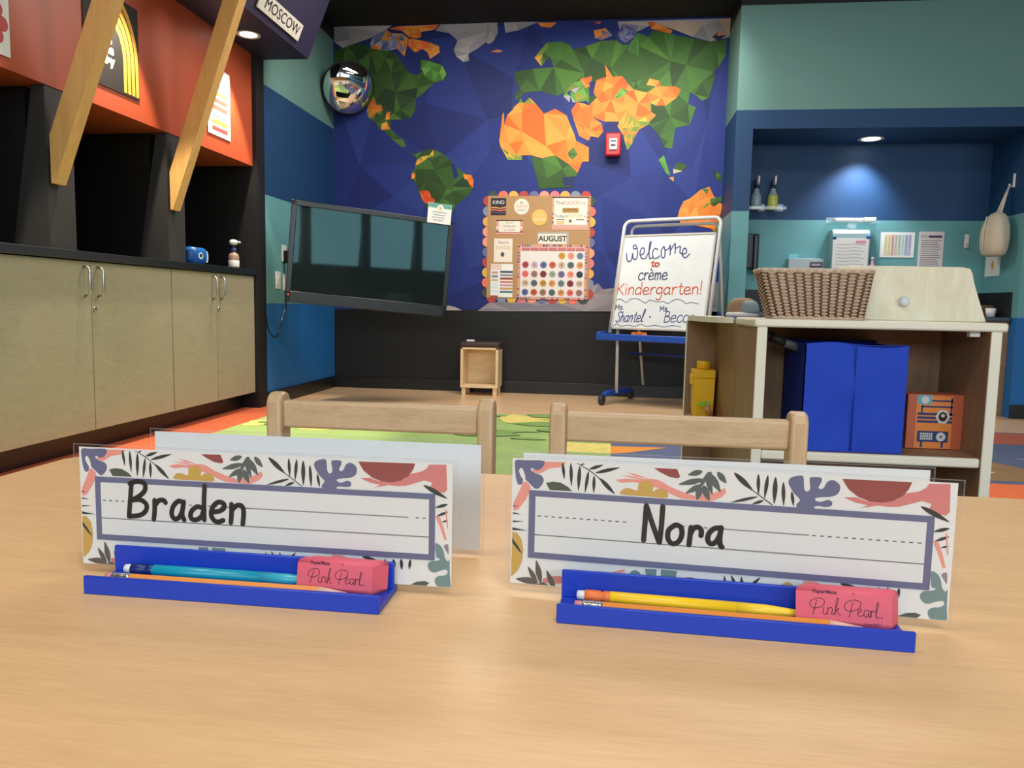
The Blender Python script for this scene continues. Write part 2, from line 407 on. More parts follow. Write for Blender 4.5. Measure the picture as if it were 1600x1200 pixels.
# wooden braces
BW = wood('golden_wood', (224, 178, 110), (206, 158, 92), (9, 9, 1), 4, .45)
for i, yb in enumerate((2.94, 3.80)):
    yb0 = yb
    def bx(z): return -2.288+(.395-.03*i)*(z-1.355)
    b = MB().mat(BW)
    b.prism([(-2.288, yb0, 1.162), (-2.288, yb0, 1.355), (bx(2.72), yb0, 2.72), (bx(2.72)+.088, yb0, 2.72), (-2.27, yb0, 1.162)], (0, .066, 0), .002)
    solo(b, 'wooden_brace', ('slanted golden wooden brace nearest the camera, beside the black rainbow poster', 'slanted golden wooden brace crossing in front of the striped white poster')[i], 'brace', (-2.288, yb0, 1.162), 'slanted braces along the cabinets')
# street-style sign on the header
hn = V((1, 0, -SL)).normalized(); hu = V((0, 1, 0)); hv = V((SL, 0, 1)).normalized()
pbl = onplane(399.5, 9.3, P0+hn*.004, hn); pbr = onplane(464, 63, P0+hn*.004, hn); ptr = onplane(474, 40, P0+hn*.004, hn)
sw, sh = pbr.y-pbl.y, (ptr-pbr).length
fr = Fr(pbl, hu, hv, hn)
b = MB().mat(M('sign_ivory', (205, 200, 190), .6)); b.prism([fr.p(0, 0), fr.p(sw, 0), fr.p(sw, sh), fr.p(0, sh)], hn*.008)
b.mat(INK); b.text(fr, 'MOSCOW', sw*.53, sh*.5, sh*.86, .0095, sx=sw*.80/(sh*.86*4.45))
solo(b, 'city_sign', 'white sign reading MOSCOW on the dark purple header', 'sign', pbl)

# posters on the orange panel
def opanel(pts, w=0): return [at(x, y, 0, XF+w) for x, y in pts]
def ofr(pbl, pbr, ptr):
    a, c, d = at(*pbl, 0, XF+.003), at(*pbr, 0, XF+.003), at(*ptr, 0, XF+.003)
    y0, z0, W, H = a.y, (a.z+c.z)/2, c.y-a.y, d.z-(a.z+c.z)/2
    return Fr((XF+.003, y0, z0), (0, 1, 0), (0, 0, 1), (1, 0, 0)), W, H
fr, W, H = ofr((156, 128), (218, 161), (215, 17)); W *= 1.0
fr = Fr((XF+.003, fr.o.y-.10, fr.o.z), fr.ux, fr.uy, fr.n); W += .10
b = MB().mat(M('poster_black', (24, 23, 22), .7)); b.prism([fr.p(0, 0), fr.p(W, 0), fr.p(W, H), fr.p(0, H)], (.002, 0, 0))
b.mat(M('rainbow_gold', (224, 162, 58), .7))
cx = W*.40
for k in range(4):
    r1 = W*(.585-.078*k); r0 = r1-W*.060; hh = H*.90-W*.585
    pts = [(cx+r1, .01), *[(cx+r1*math.cos(a), hh+r1*1.35*math.sin(a)) for a in [PI*q/16 for q in range(11)]]]
    pin = [(cx+r0, .01), *[(cx+r0*math.cos(a), hh+r0*1.35*math.sin(a)) for a in [PI*q/16 for q in range(11)]]]
    pts = [p for p in pts]; 
    for q in range(len(pts)-1):
        if min(pts[q+1][0], pin[q+1][0]) > 0.004: b.poly(fr, [pin[q], pts[q], pts[q+1], pin[q+1]], .003)
b.mat(PAPER)
for k, t in enumerate(('an', 'the', 'day')): b.text(fr, t, W*.42, H*(.52-.115*k), H*.13, .003, bold=.004)
solo(b, 'rainbow_poster', 'black poster with golden rainbow arches and white lettering on the orange panel', 'poster', fr.o)
fr, W, H = ofr((325, 205), (360, 222), (358, 118))
b = MB().mat(PAPER); b.prism([fr.p(0, 0), fr.p(W, 0), fr.p(W, H), fr.p(0, H)], (.002, 0, 0))
for k, c in enumerate([(178, 72, 66), (216, 160, 70), (120, 132, 164), (214, 92, 80), (208, 84, 70), (216, 166, 70), (120, 130, 166)]):
    b.mat(M('stripe_%d' % k, c, .7)); b.rect(fr, W*.18, H*(.07+.105*k), W*.86, H*(.13+.105*k), .003)
solo(b, 'striped_poster', 'white poster with coloured bars partly behind the second wooden brace', 'poster', fr.o)
fr, W, H = ofr((2, 86), (15, 90), (13, 0)); W = .32; H = .42
fr = Fr((XF+.003, at(15, 90, 0, XF).y-W, fr.o.z), fr.ux, fr.uy, fr.n)
b = MB().mat(PAPER); b.prism([fr.p(0, 0), fr.p(W, 0), fr.p(W, H), fr.p(0, H)], (.002, 0, 0))
b.mat(M('flower_rose', (196, 84, 84), .7))
for a in range(5): b.disc(fr, W*.78+.035*math.cos(a*2*PI/5), H*.27+.05*math.sin(a*2*PI/5), .028, .003)
b.mat(M('rainbow_gold', (224, 162, 58), .7)); b.disc(fr, W*.80, H*.62, .04, .003)
solo(b, 'flower_poster', 'white poster with a rose flower cut off by the left edge of the photo', 'poster', fr.o)

# recessed light in the header soffit, and the one in the alcove ceiling
def downlight(p, lab, r=.055):
    t = thing('recessed_downlight', lab, 'downlight', p, group='recessed downlights')
    b = MB().mat(WHITE); b.lathe([(r*.86, .0), (r*1.25, -.004), (r*1.25, .0), (r, .002)], n=28, cap=False); b.build('trim_ring', t)
    b = MB().mat(M('lamp_glow', (255, 236, 214), .5, emit=9.)); b.lathe([(0.0005, -.002), (r*.88, -.002)], n=28, cap=False); b.build('lens', t)
    return t
pl = at(388, 54, 2, 2.239)
downlight(pl, 'small lit round downlight under the dark purple header')

# ================================================================== BASE CABINETS
LAM = wood('cabinet_maple', (166, 157, 134), (152, 143, 120), (1, 3, 10), 3.5, .45, .35, .5)
CABIN = M('cabinet_shadow', (40, 34, 26), .8)
def cabinet(y0, ym, y1, lab):
    t = thing('base_cabinet', lab, 'cabinet', (XF, y0, .106), group='base cabinets along the left wall')
    D = XF
    b = MB().mat(CABIN); b.box(-2.84-D, -.022, 0, y1-y0, 0, .752); b.build('carcass', t)
    for k, (a, c) in enumerate(((y0, ym), (ym, y1))):
        b = MB().mat(LAM); b.box(-.02, 0, a-y0+.002, c-y0-.002, .001, .752, .0012, 1); d = b.build('door', t)
        hy = (ym-.045 if k == 0 else ym+.045)-y0
        b = MB().mat(CHROME); b.tube([(0, hy, .60), (.022, hy, .606), (.03, hy, .625), (.03, hy, .705), (.022, hy, .724), (0, hy, .73)], .0055, 8); b.build('handle', d)
        if k == 1:
            b = MB().mat(CHROME); b.lathe([(.011, 0), (.011, .006), (.008, .008)], (.0, ym-y0+.016, .545), 14, 'x'); b.build('lock', d)
    return t
cabinet(2.555, 3.165, 3.797, 'large double-door maple cabinet at the left edge, below the dark posts')
cabinet(3.801, 4.262, 4.742, 'narrower double-door maple cabinet at the far end, below the blue wipes pack')
cabinet(1.31, 1.93, 2.551, 'double-door maple cabinet beyond the left edge of the frame')
b = MB().mat(M('worktop_black', (30, 36, 40), .3)); b.box(-2.84, XF+.018, .4, 4.742, .862, .9, .003)
solo(b, 'worktop', 'long black worktop over the maple cabinets', 'worktop', (XF, 2.6, .862))

# things on the worktop
p = at(312, 420, 0, -2.37); p.z = .9
t = thing('wipes_pack', 'soft blue pack of wipes on the black worktop', 'pack of wipes', (-2.40, p.y, .9))
b = MB().mat(M('wipes_blue', (22, 96, 176), .35)); prof = []
for k in range(13):
    y = -.085+.17*k/12; s_ = 1-abs(k-6)/6.*.0 if 1 < k < 11 else .55 if k in (1, 11) else .12
    prof.append((y, s_))
rings = []
for y, s_ in prof: rings.append([b.bm.verts.new((.045*s_*math.copysign(abs(math.cos(a))**.6, math.cos(a)), y, .052+.05*(.55+.45*s_)*math.copysign(abs(math.sin(a))**.6, math.sin(a)))) for a in [2*PI*q/20 for q in range(20)]])
for r0, r1 in zip(rings, rings[1:]):
    for q in range(20): b._f([r0[q], r0[(q+1) % 20], r1[(q+1) % 20], r1[q]], True)
b._f(rings[0]); b._f(rings[-1]); b.build('pouch', t)
fr = Fr((.0462, 0, .052), (0, 1, 0), (0, 0, 1), (1, 0, 0))
b = MB().mat(M('wipes_print', (196, 214, 220), .5)); b.poly(fr, ellipse(-.012, 0, .026, .02), 0); b.mat(INK); b.poly(fr, ellipse(-.012, .002, .014, .009), .001); b.build('printed_label', t)
b = MB().mat(M('wipes_print', (196, 214, 220), .5)); b.poly(fr, ellipse(.06, -.002, .016, .034), -.003); b.build('printed_spot', t)
p = at(368, 421, 0, -2.36); ty = p.y
t = thing('pump_bottle', 'small clear soap bottle with a blue and white pump at the end of the worktop', 'bottle', (-2.37, ty, .9))
b = MB().mat(M('soap_clear', (150, 128, 112), .2)); b.lathe([(.03, 0), (.033, .008), (.033, .075), (.028, .09), (.014, .1), (.014, .108)], n=20); b.build('body', t)
b = MB().mat(PAPER); b.lathe([(.0335, .012), (.0338, .013), (.0338, .05), (.0335, .051)], n=20, cap=False); b.build('paper_label', t)
b = MB().mat(M('pump_blue', (70, 74, 140), .4)); b.lathe([(.017, .106), (.017, .128), (.008, .13), (.006, .15)], n=16); b.build('collar', t)
b = MB().mat(WHITE); b.lathe([(.006, .145), (.024, .15), (.027, .165), (.02, .178), (.004, .182)], n=16); b.box(.0, .045, -.008, .008, .158, .17, .003); b.build('pump_head', t)

# ================================================================== LEFT STRIP: OUTLETS, TV, MIRROR
for i, (px, py, w, h, lab) in enumerate(((443, 396, .07, .115, 'white outlet plate with a black plug, higher one beside the television'), (434, 438, .07, .115, 'white wall plate on the teal band, left of the lower pair by the television'), (444, 441, .045, .115, 'white wall plate on the teal band tucked beside the television edge'))):
    p = at(px, py, 0, XW)
    t = thing('wall_plate', lab, 'wall plate', p, group='white wall plates beside the television')
    b = MB().mat(WHITE); b.box(0, .006, -w/2, w/2, -h/2, h/2, .002); b.build('plate', t)
    if i == 0:
        b = MB().mat(BLACKG); b.box(.006, .04, -.016, .02, -.022, .02, .005); b.build('plug', t)
    else:
        b = MB().mat(M('switch_cream', (205, 205, 200), .4)); b.box(.006, .01, -.014, .014, -.032, .032, .002); b.build('rocker', t)
pc = [at(x, y, 0, XW+.0035) for x, y in ((416, 490), (419, 512), (427, 526), (434, 522), (440, 500), (446, 480), (449, 450), (450, 415), (447, 400))]
b = MB().mat(BLACKG); b.tube(smooth([tuple(p) for p in pc], 4, False), .004, 8)
solo(b, 'power_cable', 'thin black cable looping on the blue wall below the television', 'cable', pc[2])

TL, TR, BL_, BR_ = at(456, 310, 1, 4.80), at(708, 346, 1, 5.28), at(445, 472, 1, 4.80), at(698, 495, 1, 5.28)
ux = ((TR-TL)+(BR_-BL_)).normalized(); uy = (TL-BL_)+(TR-BR_); nn = ux.cross(uy); nn.z = 0; nn.normalize(); ux = (ux-nn*ux.dot(nn)).normalized(); uy = nn.cross(ux)
tvW = ((TR-TL).length+(BR_-BL_).length)/2; tvH = ((TL-BL_).length+(TR-BR_).length)/2
cen = (TL+TR+BL_+BR_)/4
M4 = Matrix((ux, uy, nn)).transposed().to_4x4(); M4.translation = cen
tv = thing('television', 'large black flat television tilted out from the left corner', 'television', M4=M4)
w2, h2 = tvW/2, tvH/2
BEZ = M('tv_bezel', (22, 24, 26), .3)
b = MB().mat(BEZ)
b.box(-w2, w2, h2-.035, h2, -.03, .0, .004); b.box(-w2, -w2+.035, -h2, h2, -.03, 0, .004); b.box(w2-.035, w2, -h2, h2, -.03, 0, .004); b.box(-w2, w2, -h2, -h2+.075, -.03, 0, .004)
b.box(-w2+.02, w2-.02, -h2+.02, h2-.02, -.06, -.028); b.build('bezel', tv)
SCR = bpy.data.materials.new('tv_glass'); SCR.use_nodes = True
sb = SCR.node_tree.nodes['Principled BSDF']; sb.inputs['Base Color'].default_value = rgb((26, 34, 36)); sb.inputs['Roughness'].default_value = .03; sb.inputs['Specular IOR Level'].default_value = .22; sb.inputs['Specular Tint'].default_value = (.45, .95, 1, 1)
b = MB().mat(SCR); b.face([(-w2+.034, -h2+.074, -.006), (w2-.034, -h2+.074, -.006), (w2-.034, h2-.034, -.006), (-w2+.034, h2-.034, -.006)]); b.build('screen', tv)
b = MB().mat(M('led_red', (255, 60, 50), .4, emit=1.5)); b.lathe([(.005, 0), (.005, .003)], (-w2+.018, -h2+.05, 0), 10); b.build('standby_light', tv)
b = MB().mat(BLACK); b.box(-.2, .2, -.16, .16, -.085, -.06); b.build('mount_plate', tv)
Mi = M4.inverted()
arm0 = Mi @ V((XW, 5.35, cen.z)); arm1 = Mi @ V((XW, 5.15, cen.z))
b = MB().mat(BLACK); b.tube([arm0, (-.1, .0, -.08)], .022, 8); b.tube([arm1, (-.16, .0, -.08)], .022, 8); b.build('wall_arm', tv)
# notice stuck on the corner of the television
fr = Fr((w2-.19, h2-.03, .003), (1, 0, 0), (0, 1, 0), (0, 0, 1))
b = MB().mat(PAPER); b.prism([fr.p(0, 0), fr.p(.165, 0), fr.p(.165, .135), fr.p(0, .135)], (0, 0, .0012))
b.mat(M('notice_teal', (96, 160, 150), .6)); b.rect(fr, .002, .105, .163, .134, .002)
b.mat(PAPER); b.disc(fr, .085, .105, .022, .0025); b.mat(M('notice_gold', (210, 190, 120), .6)); b.disc(fr, .085, .105, .012, .003)
b.mat(SOFTINK)
for k in range(4): b.rect(fr, .03+.01*(k % 2), .075-.018*k, .135-.008*k, .078-.018*k, .0022)
o = b.build('notice_card'); o.matrix_world = M4; tag(o, 'white notice with a teal top stuck on the television corner', 'notice')

# convex mirror
mc = at(544, 137, 1, 5.93); md = (V((1.9, 0, -1.0))-mc).normalized()
mz = md; mx_ = V((0, 0, 1)).cross(mz).normalized(); my = mz.cross(mx_)
M4 = Matrix((mx_, my, mz)).transposed().to_4x4(); M4.translation = mc
mr = thing('convex_mirror', 'round convex safety mirror high in the left corner of the map wall', 'mirror', M4=M4)
MIR = bpy.data.materials.new('mirror_silver'); MIR.use_nodes = True
q = MIR.node_tree.nodes['Principled BSDF']; q.inputs['Metallic'].default_value = 1; q.inputs['Roughness'].default_value = .02; q.inputs['Base Color'].default_value = (.9, .92, .92, 1)
R0 = .195
b = MB().mat(MIR); b.lathe([(R0*math.sin(a)/math.sin(.62), R0*(math.cos(a)-math.cos(.62))/math.sin(.62)) for a in [.62*k/14 for k in range(14, 0, -1)]]+[(.0005, R0*(1-math.cos(.62))/math.sin(.62))], n=48, cap=False); b.build('dome', mr)
b = MB().mat(BLACK); b.tube([(R0*math.cos(a), R0*math.sin(a), -.002) for a in [2*PI*k/40 for k in range(40)]], .007, 8, closed=True); b.lathe([(.0005, -.012), (R0, -.012), (R0, -.004)], n=40, cap=False); b.build('rim', mr)
b = MB().mat(BLACK); w = Mi and M4.inverted() @ V((mc.x-.05, YW, mc.z-.02)); b.tube([(0, 0, -.01), w], .015, 8); b.build('bracket', mr)

# ================================================================== MAP WALL: ALARM, BOARD, STOOL
p = at(958, 228, 1, YW-.029)
t = thing('fire_alarm', 'red wall fire alarm strobe on the map mural', 'fire alarm', p)
b = MB().mat(M('alarm_red', (196, 36, 40), .35)); b.box(-.058, .058, -.075, .0, -.085, .085, .012); b.build('housing', t)
b = MB().mat(WHITE); b.box(-.03, .03, -.092, -.075, -.045, .04, .006); b.build('strobe_lens', t)
b = MB().mat(INK); b.box(-.018, .018, -.0935, -.0918, -.02, -.005); b.box(-.022, .022, -.0935, -.0918, .015, .025); b.build('lettering', t)
b = MB().mat(M('alarm_dark', (120, 20, 26), .4)); b.box(-.05, .05, .0, .028, -.078, .078); b.build('back_box', t)

# bulletin board (drawn on the wall plane)
YB = YW-.0125
def wp(x, y): q = at(x, y, 1, YB); return (q.x, q.z)
FW = Fr((0, YB, 0), (1, 0, 0), (0, 0, 1), (0, -1, 0))
x0, z1 = wp(762.5, 306); x1, z0 = wp(919, 468)
PXM = (x1-x0)/(919-762.5)          # metres per pixel on this wall
bt = thing('bulletin_board', 'brown paper bulletin board with a border of coloured dots on the map wall', 'bulletin board', (x0, YB, z0))
KRAFT = M('kraft_paper', (176, 138, 96), .8, bump=.1)
b = MB().mat(KRAFT); b.box(x0, x1, YB, YW-.0085, z0, z1); b.build('backing_paper', bt, off=(x0, YB, z0))
SCC = dict(g=(58, 72, 72), c=(240, 112, 92), y=(218, 172, 76), r=(176, 66, 62), s=(104, 104, 148), p=(238, 150, 124), k=(214, 120, 122), o=(222, 164, 84), b=(126, 136, 156), d=(190, 92, 84))
def scm(k): return M('dot_'+k, SCC[k], .7)
b = MB()
n = 11; R_ = (x1-x0)/10.3/2
k = 0
def dots(seq, xa, za, xb, zb):
    for i, ch in enumerate(seq):
        f = (i+.5)/len(seq); b.mat(scm(ch)); b.prism([FW.p(u, v, -.004) for u, v in ellipse(xa+(xb-xa)*f, za+(zb-za)*f, R_, R_, 18)], (0, -.001, 0))
dots('gcyrspkobr', x0, z1, x1, z1); dots('rboppsrycg', x0, z1, x0, z0); dots('gcyrspkobr', x1, z1, x1, z0); dots('rbykpsrycg', x0, z0, x1, z0)
b.build('scalloped_border', bt, off=(x0, YB, z0))
def card(name, lab, cat, ax, ay, bx_, by_, m, w=.0002, round_=False):
    c0, c1 = wp(ax, by_), wp(bx_, ay); fr = Fr((c0[0], YB-w, c0[1]), (1, 0, 0), (0, 0, 1), (0, -1, 0)); W, H = c1[0]-c0[0], c1[1]-c0[1]
    b = MB().mat(m)
    if round_: b.prism([fr.p(u, v) for u, v in ellipse(W/2, H/2, W/2, H/2)], (0, -.002, 0))
    else: b.prism([fr.p(0, 0), fr.p(W, 0), fr.p(W, H), fr.p(0, H)], (0, -.002, 0))
    return b, fr, W, H, (c0[0], YB-w, c0[1]), (name, lab, cat)
def fin(cd): solo(cd[0], *cd[5], cd[4], 'cards pinned on the bulletin board')
T_ = .0028; U_ = .0036
CREAM = M('cream_card', (232, 220, 204), .7, var=.02)
cd = card('kind_card', 'small black card reading KIND over wavy stripes, top left of the bulletin board', 'card', 767, 309.5, 791, 336, M('card_black', (38, 34, 38), .7)); b, fr, W, H = cd[:4]
b.mat(PAPER); b.text(fr, 'KIND', W/2, H*.74, H*.30, T_, sx=1.0)
for k, c in enumerate(((216, 150, 90), (226, 110, 84), (80, 66, 110))):
    b.mat(M('wave_%d' % k, c, .7)); z = H*(.46-.14*k); b.poly(fr, [(0, z), (W*.3, z+H*.03), (W*.6, z-H*.03), (W, z+H*.04), (W, z-H*.04), (W*.6, z-H*.10), (W*.3, z-H*.05), (0, z-H*.07)], T_)
fin(cd)
cd = card('awesome_badge', 'round white card with small lettering near the top of the bulletin board', 'card', 803, 310.5, 827, 335.5, CREAM, round_=True); b, fr, W, H = cd[:4]
b.mat(SOFTINK); b.text(fr, 'BE', W/2, H*.75, H*.2, T_); b.mat(M('rose_ink', (206, 126, 116), .7)); b.text(fr, 'AWESOME', W/2, H*.52, H*.2, T_, sx=.8); b.mat(SOFTINK); b.text(fr, 'TODAY', W/2, H*.28, H*.19, T_); fin(cd)
cd = card('yellow_badge', 'round mustard yellow card right of the white round card', 'card', 830.5, 327, 855.5, 352.5, M('badge_yellow', (222, 178, 98), .7), round_=True); b, fr, W, H = cd[:4]
b.mat(M('badge_pale', (238, 214, 160), .7)); b.text(fr, 'YOU', W/2, H*.64, H*.24, T_); b.mat(M('badge_white', (240, 226, 200), .7)); b.text(fr, 'MATTER', W/2, H*.36, H*.22, T_, sx=.9); fin(cd)
cd = card('season_sign', 'large cream sign reading The SEASON is, top right of the bulletin board', 'sign', 862, 308, 921, 359, M('season_edge', (206, 158, 140), .7)); b, fr, W, H = cd[:4]
b.mat(CREAM); b.rect(fr, W*.05, H*.15, W*.95, H*.97, T_)
b.mat(M('card_black', (38, 34, 38), .7)); b.rect(fr, 0, H*.97, W, H, T_)
for k in range(6): b.mat(scm('grspko'[k])); b.rect(fr, 0, H*(.2+.13*k), W*.045, H*(.25+.13*k), T_); b.rect(fr, W*.955, H*(.24+.12*k), W, H*(.29+.12*k), T_)
b.mat(SOFTINK); b.text(fr, 'The', W*.2, H*.82, H*.15, U_); b.mat(M('rose_ink', (206, 126, 116), .7)); b.text(fr, 'SEASON', W*.53, H*.82, H*.17, U_, sx=.9); b.mat(SOFTINK); b.text(fr, 'is', W*.85, H*.82, H*.15, U_)
b.mat(M('label_tan', (178, 136, 74), .7)); b.rect(fr, W*.28, H*.52, W*.72, H*.67, U_); b.mat(M('label_brown', (96, 66, 34), .7)); b.text(fr, 'SUMMER', W*.5, H*.6, H*.12, U_+.0006, sx=.95)
b.mat(SOFTINK); b.text(fr, "Today's", W*.24, H*.42, H*.13, U_); b.mat(M('sand_ink', (196, 172, 136), .7)); b.text(fr, 'WEATHER', W*.61, H*.42, H*.13, U_, sx=.85); b.mat(SOFTINK); b.text(fr, 'is', W*.89, H*.42, H*.12, U_)
b.mat(INK); b.rect(fr, W*.12, H*.3, W*.34, H*.325, U_); b.rect(fr, W*.66, H*.3, W*.88, H*.325, U_); b.mat(M('sun_grey', (120, 104, 88), .7)); b.disc(fr, W*.5, H*.27, H*.05, U_)
b.mat(PAPER); b.rect(fr, W*.64, H*.17, W*.88, H*.27, U_); b.mat(M('label_tan2', (214, 180, 130), .7)); b.rect(fr, W*.12, H*.17, W*.34, H*.27, U_); fin(cd)
cd = card('positive_sign', 'cream rectangular sign with striped ends on the left of the bulletin board', 'sign', 775, 344, 817, 366, M('sign_blush', (222, 150, 132), .7)); b, fr, W, H = cd[:4]
for k in range(3): b.mat((SOFTINK, CREAM, M('sign_tan', (190, 160, 140), .7))[k]); b.rect(fr, 0, H*(.12+.28*k), W, H*(.24+.28*k), T_)
b.mat(M('card_black', (38, 34, 38), .7)); b.rect(fr, 0, H*.93, W, H, T_)
b.mat(CREAM); b.rect(fr, W*.1, H*.16, W*.9, H*.93, U_); b.mat(SOFTINK)
b.text(fr, 'We are', W*.5, H*.8, H*.17, U_+.0006); b.text(fr, 'POSITIVE AND', W*.5, H*.55, H*.19, U_+.0006, sx=.75); b.text(fr, 'as a CLASS', W*.5, H*.3, H*.17, U_+.0006); fin(cd)
cd = card('month_sign', 'white strip sign reading AUGUST above the calendar', 'sign', 839, 362.5, 889, 384, M('month_edge', (170, 160, 150), .7)); b, fr, W, H = cd[:4]
b.mat(CREAM); b.rect(fr, W*.04, H*.14, W*.93, H*.86, T_); b.mat(M('august_ink', (62, 74, 66), .7)); b.text(fr, 'AUGUST', W*.49, H*.5, H*.55, U_, sx=.95, bold=.002)
b.mat(M('rose_ink', (206, 126, 116), .7)); b.rect(fr, W*.05, .0, W*.4, H*.1, T_); b.mat(INK); b.rect(fr, W*.45, 0, W*.8, H*.08, T_); fin(cd)
cd = card('school_card', 'cream card reading Days in SCHOOL left of the calendar', 'card', 771.5, 373, 801, 409.5, CREAM); b, fr, W, H = cd[:4]
b.mat(SOFTINK); b.text(fr, 'Days in', W/2, H*.84, H*.15, T_); b.mat(M('sand_ink', (196, 172, 136), .7)); b.text(fr, 'SCHOOL', W/2, H*.62, H*.19, T_, sx=.85); b.mat(M('seal_dark', (70, 80, 84), .7)); b.poly(fr, ellipse(W*.47, H*.33, W*.1, H*.1), T_); fin(cd)
cd = card('weekday_chart', 'white chart with two columns of coloured strips at the lower left of the bulletin board', 'chart', 766, 412.5, 801.5, 464, PAPER); b, fr, W, H = cd[:4]
b.mat(M('chart_blush', (226, 196, 190), .7)); b.rect(fr, 0, H*.82, W*.5, H, T_)
for k, c in enumerate([(52, 70, 98), (140, 140, 140), (150, 62, 54), (208, 120, 104), (200, 150, 160), (196, 150, 90), (70, 120, 130)]): b.mat(M('strip_%d' % k, c, .7)); b.rect(fr, W*.43, H*(.73-.1*k), W, H*(.79-.1*k), T_)
for k, c in enumerate([(200, 150, 136), (130, 134, 150), (206, 176, 130), (206, 226, 228), (200, 222, 224), (206, 224, 228)]): b.mat(M('cell_%d' % k, c, .7)); b.rect(fr, W*.04, H*(.70-.11*k), W*.34, H*(.77-.11*k), T_)
b.mat(scm('r')); b.rect(fr, 0, 0, W*.35, H*.05, T_); fin(cd)
# calendar pocket chart
c0, c1 = wp(808, 467), wp(918, 383); cp = (c0[0], YB-.0006, c0[1]); W, H = c1[0]-c0[0], c1[1]-c0[1]
cal = thing('wall_calendar', 'white calendar pocket chart with rows of coloured date discs under AUGUST', 'calendar', cp)
fr = Fr((0, 0, 0), (1, 0, 0), (0, 0, 1), (0, -1, 0))
b = MB().mat(M('calendar_edge', (204, 160, 158), .7)); b.prism([fr.p(0, 0), fr.p(W, 0), fr.p(W, H), fr.p(0, H)], (0, -.002, 0))
for k in range(26):
    b.mat(scm(random.choice('gcyrspkob'))); u = W*k/26
    b.rect(fr, u, 0, u+W/40, H*.03, T_); b.rect(fr, u+W/60, H*.965, u+W/26, H, T_)
    if k < 18: b.mat(scm(random.choice('gcyrspkob'))); b.rect(fr, 0, H*k/18, W*.025, H*(k+.6)/18, T_); b.rect(fr, W*.975, H*k/18, W, H*(k+.5)/18, T_)
b.mat(M('calendar_white', (224, 218, 214), .6)); b.rect(fr, W*.04, H*.045, W*.965, H*.95, T_+.0003)
b.mat(M('weekday_rose', (190, 110, 110), .7))
for c in range(7): b.rect(fr, W*(.05+.131*c), H*.885, W*(.175+.131*c), H*.945, U_)
b.build('chart_panel', cal)
DC = ['....ytl', 'rLbRtgo', 'cnmGPpD', 'tgyoTmt', 'bRngocn']
DCC = dict(y=(196, 142, 44), t=(196, 168, 140), l=(96, 122, 150), r=(164, 62, 70), L=(190, 164, 178), b=(82, 96, 150), R=(190, 84, 52), g=(86, 100, 100), o=(212, 142, 80), c=(226, 98, 92), n=(154, 112, 104), m=(128, 44, 50), G=(150, 164, 140), P=(112, 98, 140), p=(224, 140, 116), D=(30, 52, 60), T=(106, 128, 128))
DC[0] = '....ypl'
n = 0
for r, row in enumerate(DC):
    for c, ch in enumerate(row):
        if ch == '.': continue
        n += 1
        u, v = W*(.1125+.131*c), H*(.80-.168*r)
        b = MB().mat(M('date_'+ch, DCC[ch], .6)); b.prism([fr.p(q, s_, .0035) for q, s_ in ellipse(u, v, W*.048, W*.048, 18)], (0, -.001, 0))
        b.mat(INK); b.text(fr, str(n), u, v, W*.05, .0051); b.build('date_disc', cal)

# stool / cube by the wall
sp = V((-1.0, 5.86, 0))
t = thing('cube_stool', 'low pale wooden cube stool with a dark brown cushion against the black wall', 'stool', sp)
SW = wood('stool_birch', (244, 220, 180), (228, 198, 154), (1, 6, 6), 5, .45)
hw = .148; d0, d1 = -.01, .22
b = MB().mat(SW); b.box(-hw, -hw+.02, d0, d1, .075, .375, .003); b.box(hw-.02, hw, d0, d1, .075, .375, .003); b.box(-hw, hw, d0, d1, .06, .08, .003); b.box(-hw, hw, d0, d1, .358, .375, .003); b.box(-hw+.01, hw-.01, d1-.012, d1-.002, .08, .36); b.build('box', t)
for x in (-hw+.025, hw-.025):
    for y in (d0+.025, d1-.025):
        b = MB().mat(SW); b.box(x-.016, x+.016, y-.016, y+.016, 0, .062, .003); b.build('foot', t)
b = MB().mat(M('cushion_brown', (66, 48, 44), .6)); b.box(-hw-.006, hw+.006, d0-.006, d1+.004, .375, .415, .014, 3); b.build('cushion', t)
b = MB().mat(PAPER); b.box(sp.x-.115, sp.x-.055, 5.92, 5.965, .4155, .43, .004); solo(b, 'white_block', 'tiny white block lying on the brown stool cushion', 'block', (sp.x-.085, 5.94, .4155))

# ================================================================== WHITEBOARD EASEL
ea = math.radians(-25.5); EO = V((-.046, 5.54, 0))
es = thing('whiteboard_easel', 'white tube easel with a handwritten welcome board and blue tray', 'easel', EO, ea)
WT = M('white_tube', (214, 216, 214), .35); EB = M('easel_blue', (28, 78, 176), .4); EBD = M('easel_navy', (22, 44, 110), .45); RUB = M('caster_dark', (40, 46, 60), .5)
EW = .72
def ly(z): return .30-.20*(1.34-z)/.80
# the writing frame (tilted)
zt_, zb_ = 1.335, .52
up_ = V((0, ly(zt_)-ly(zb_), zt_-zb_)); uL = up_.length; upn = up_/uL
def pf(u, v, w=0): return V((u, ly(zb_), zb_))+upn*v+V((0, -upn.z, upn.y))*w
b = MB().mat(WT); rc = .05
pth = [pf(0, 0)]+[pf(rc-rc*math.cos(a), uL-rc+rc*math.sin(a)) for a in [PI/2*k/6 for k in range(7)]]+[pf(EW-rc+rc*math.sin(a), uL-rc+rc*math.cos(a)) for a in [PI/2*k/6 for k in range(7)]]+[pf(EW, 0)]
b.tube(pth, .0135, 10); b.build('front_frame', es)
b = MB().mat(WT)
def pb_(u, z): return V((u, .34+.22*(1.30-z)/.8, z))
pth = [pb_(.03, .10)]+[pb_(.03+rc-rc*math.cos(a), 1.30-rc+rc*math.sin(a)) for a in [PI/2*k/6 for k in range(7)]]+[pb_(EW-.03-rc+rc*math.sin(a), 1.30-rc+rc*math.cos(a)) for a in [PI/2*k/6 for k in range(7)]]+[pb_(EW-.03, .10)]
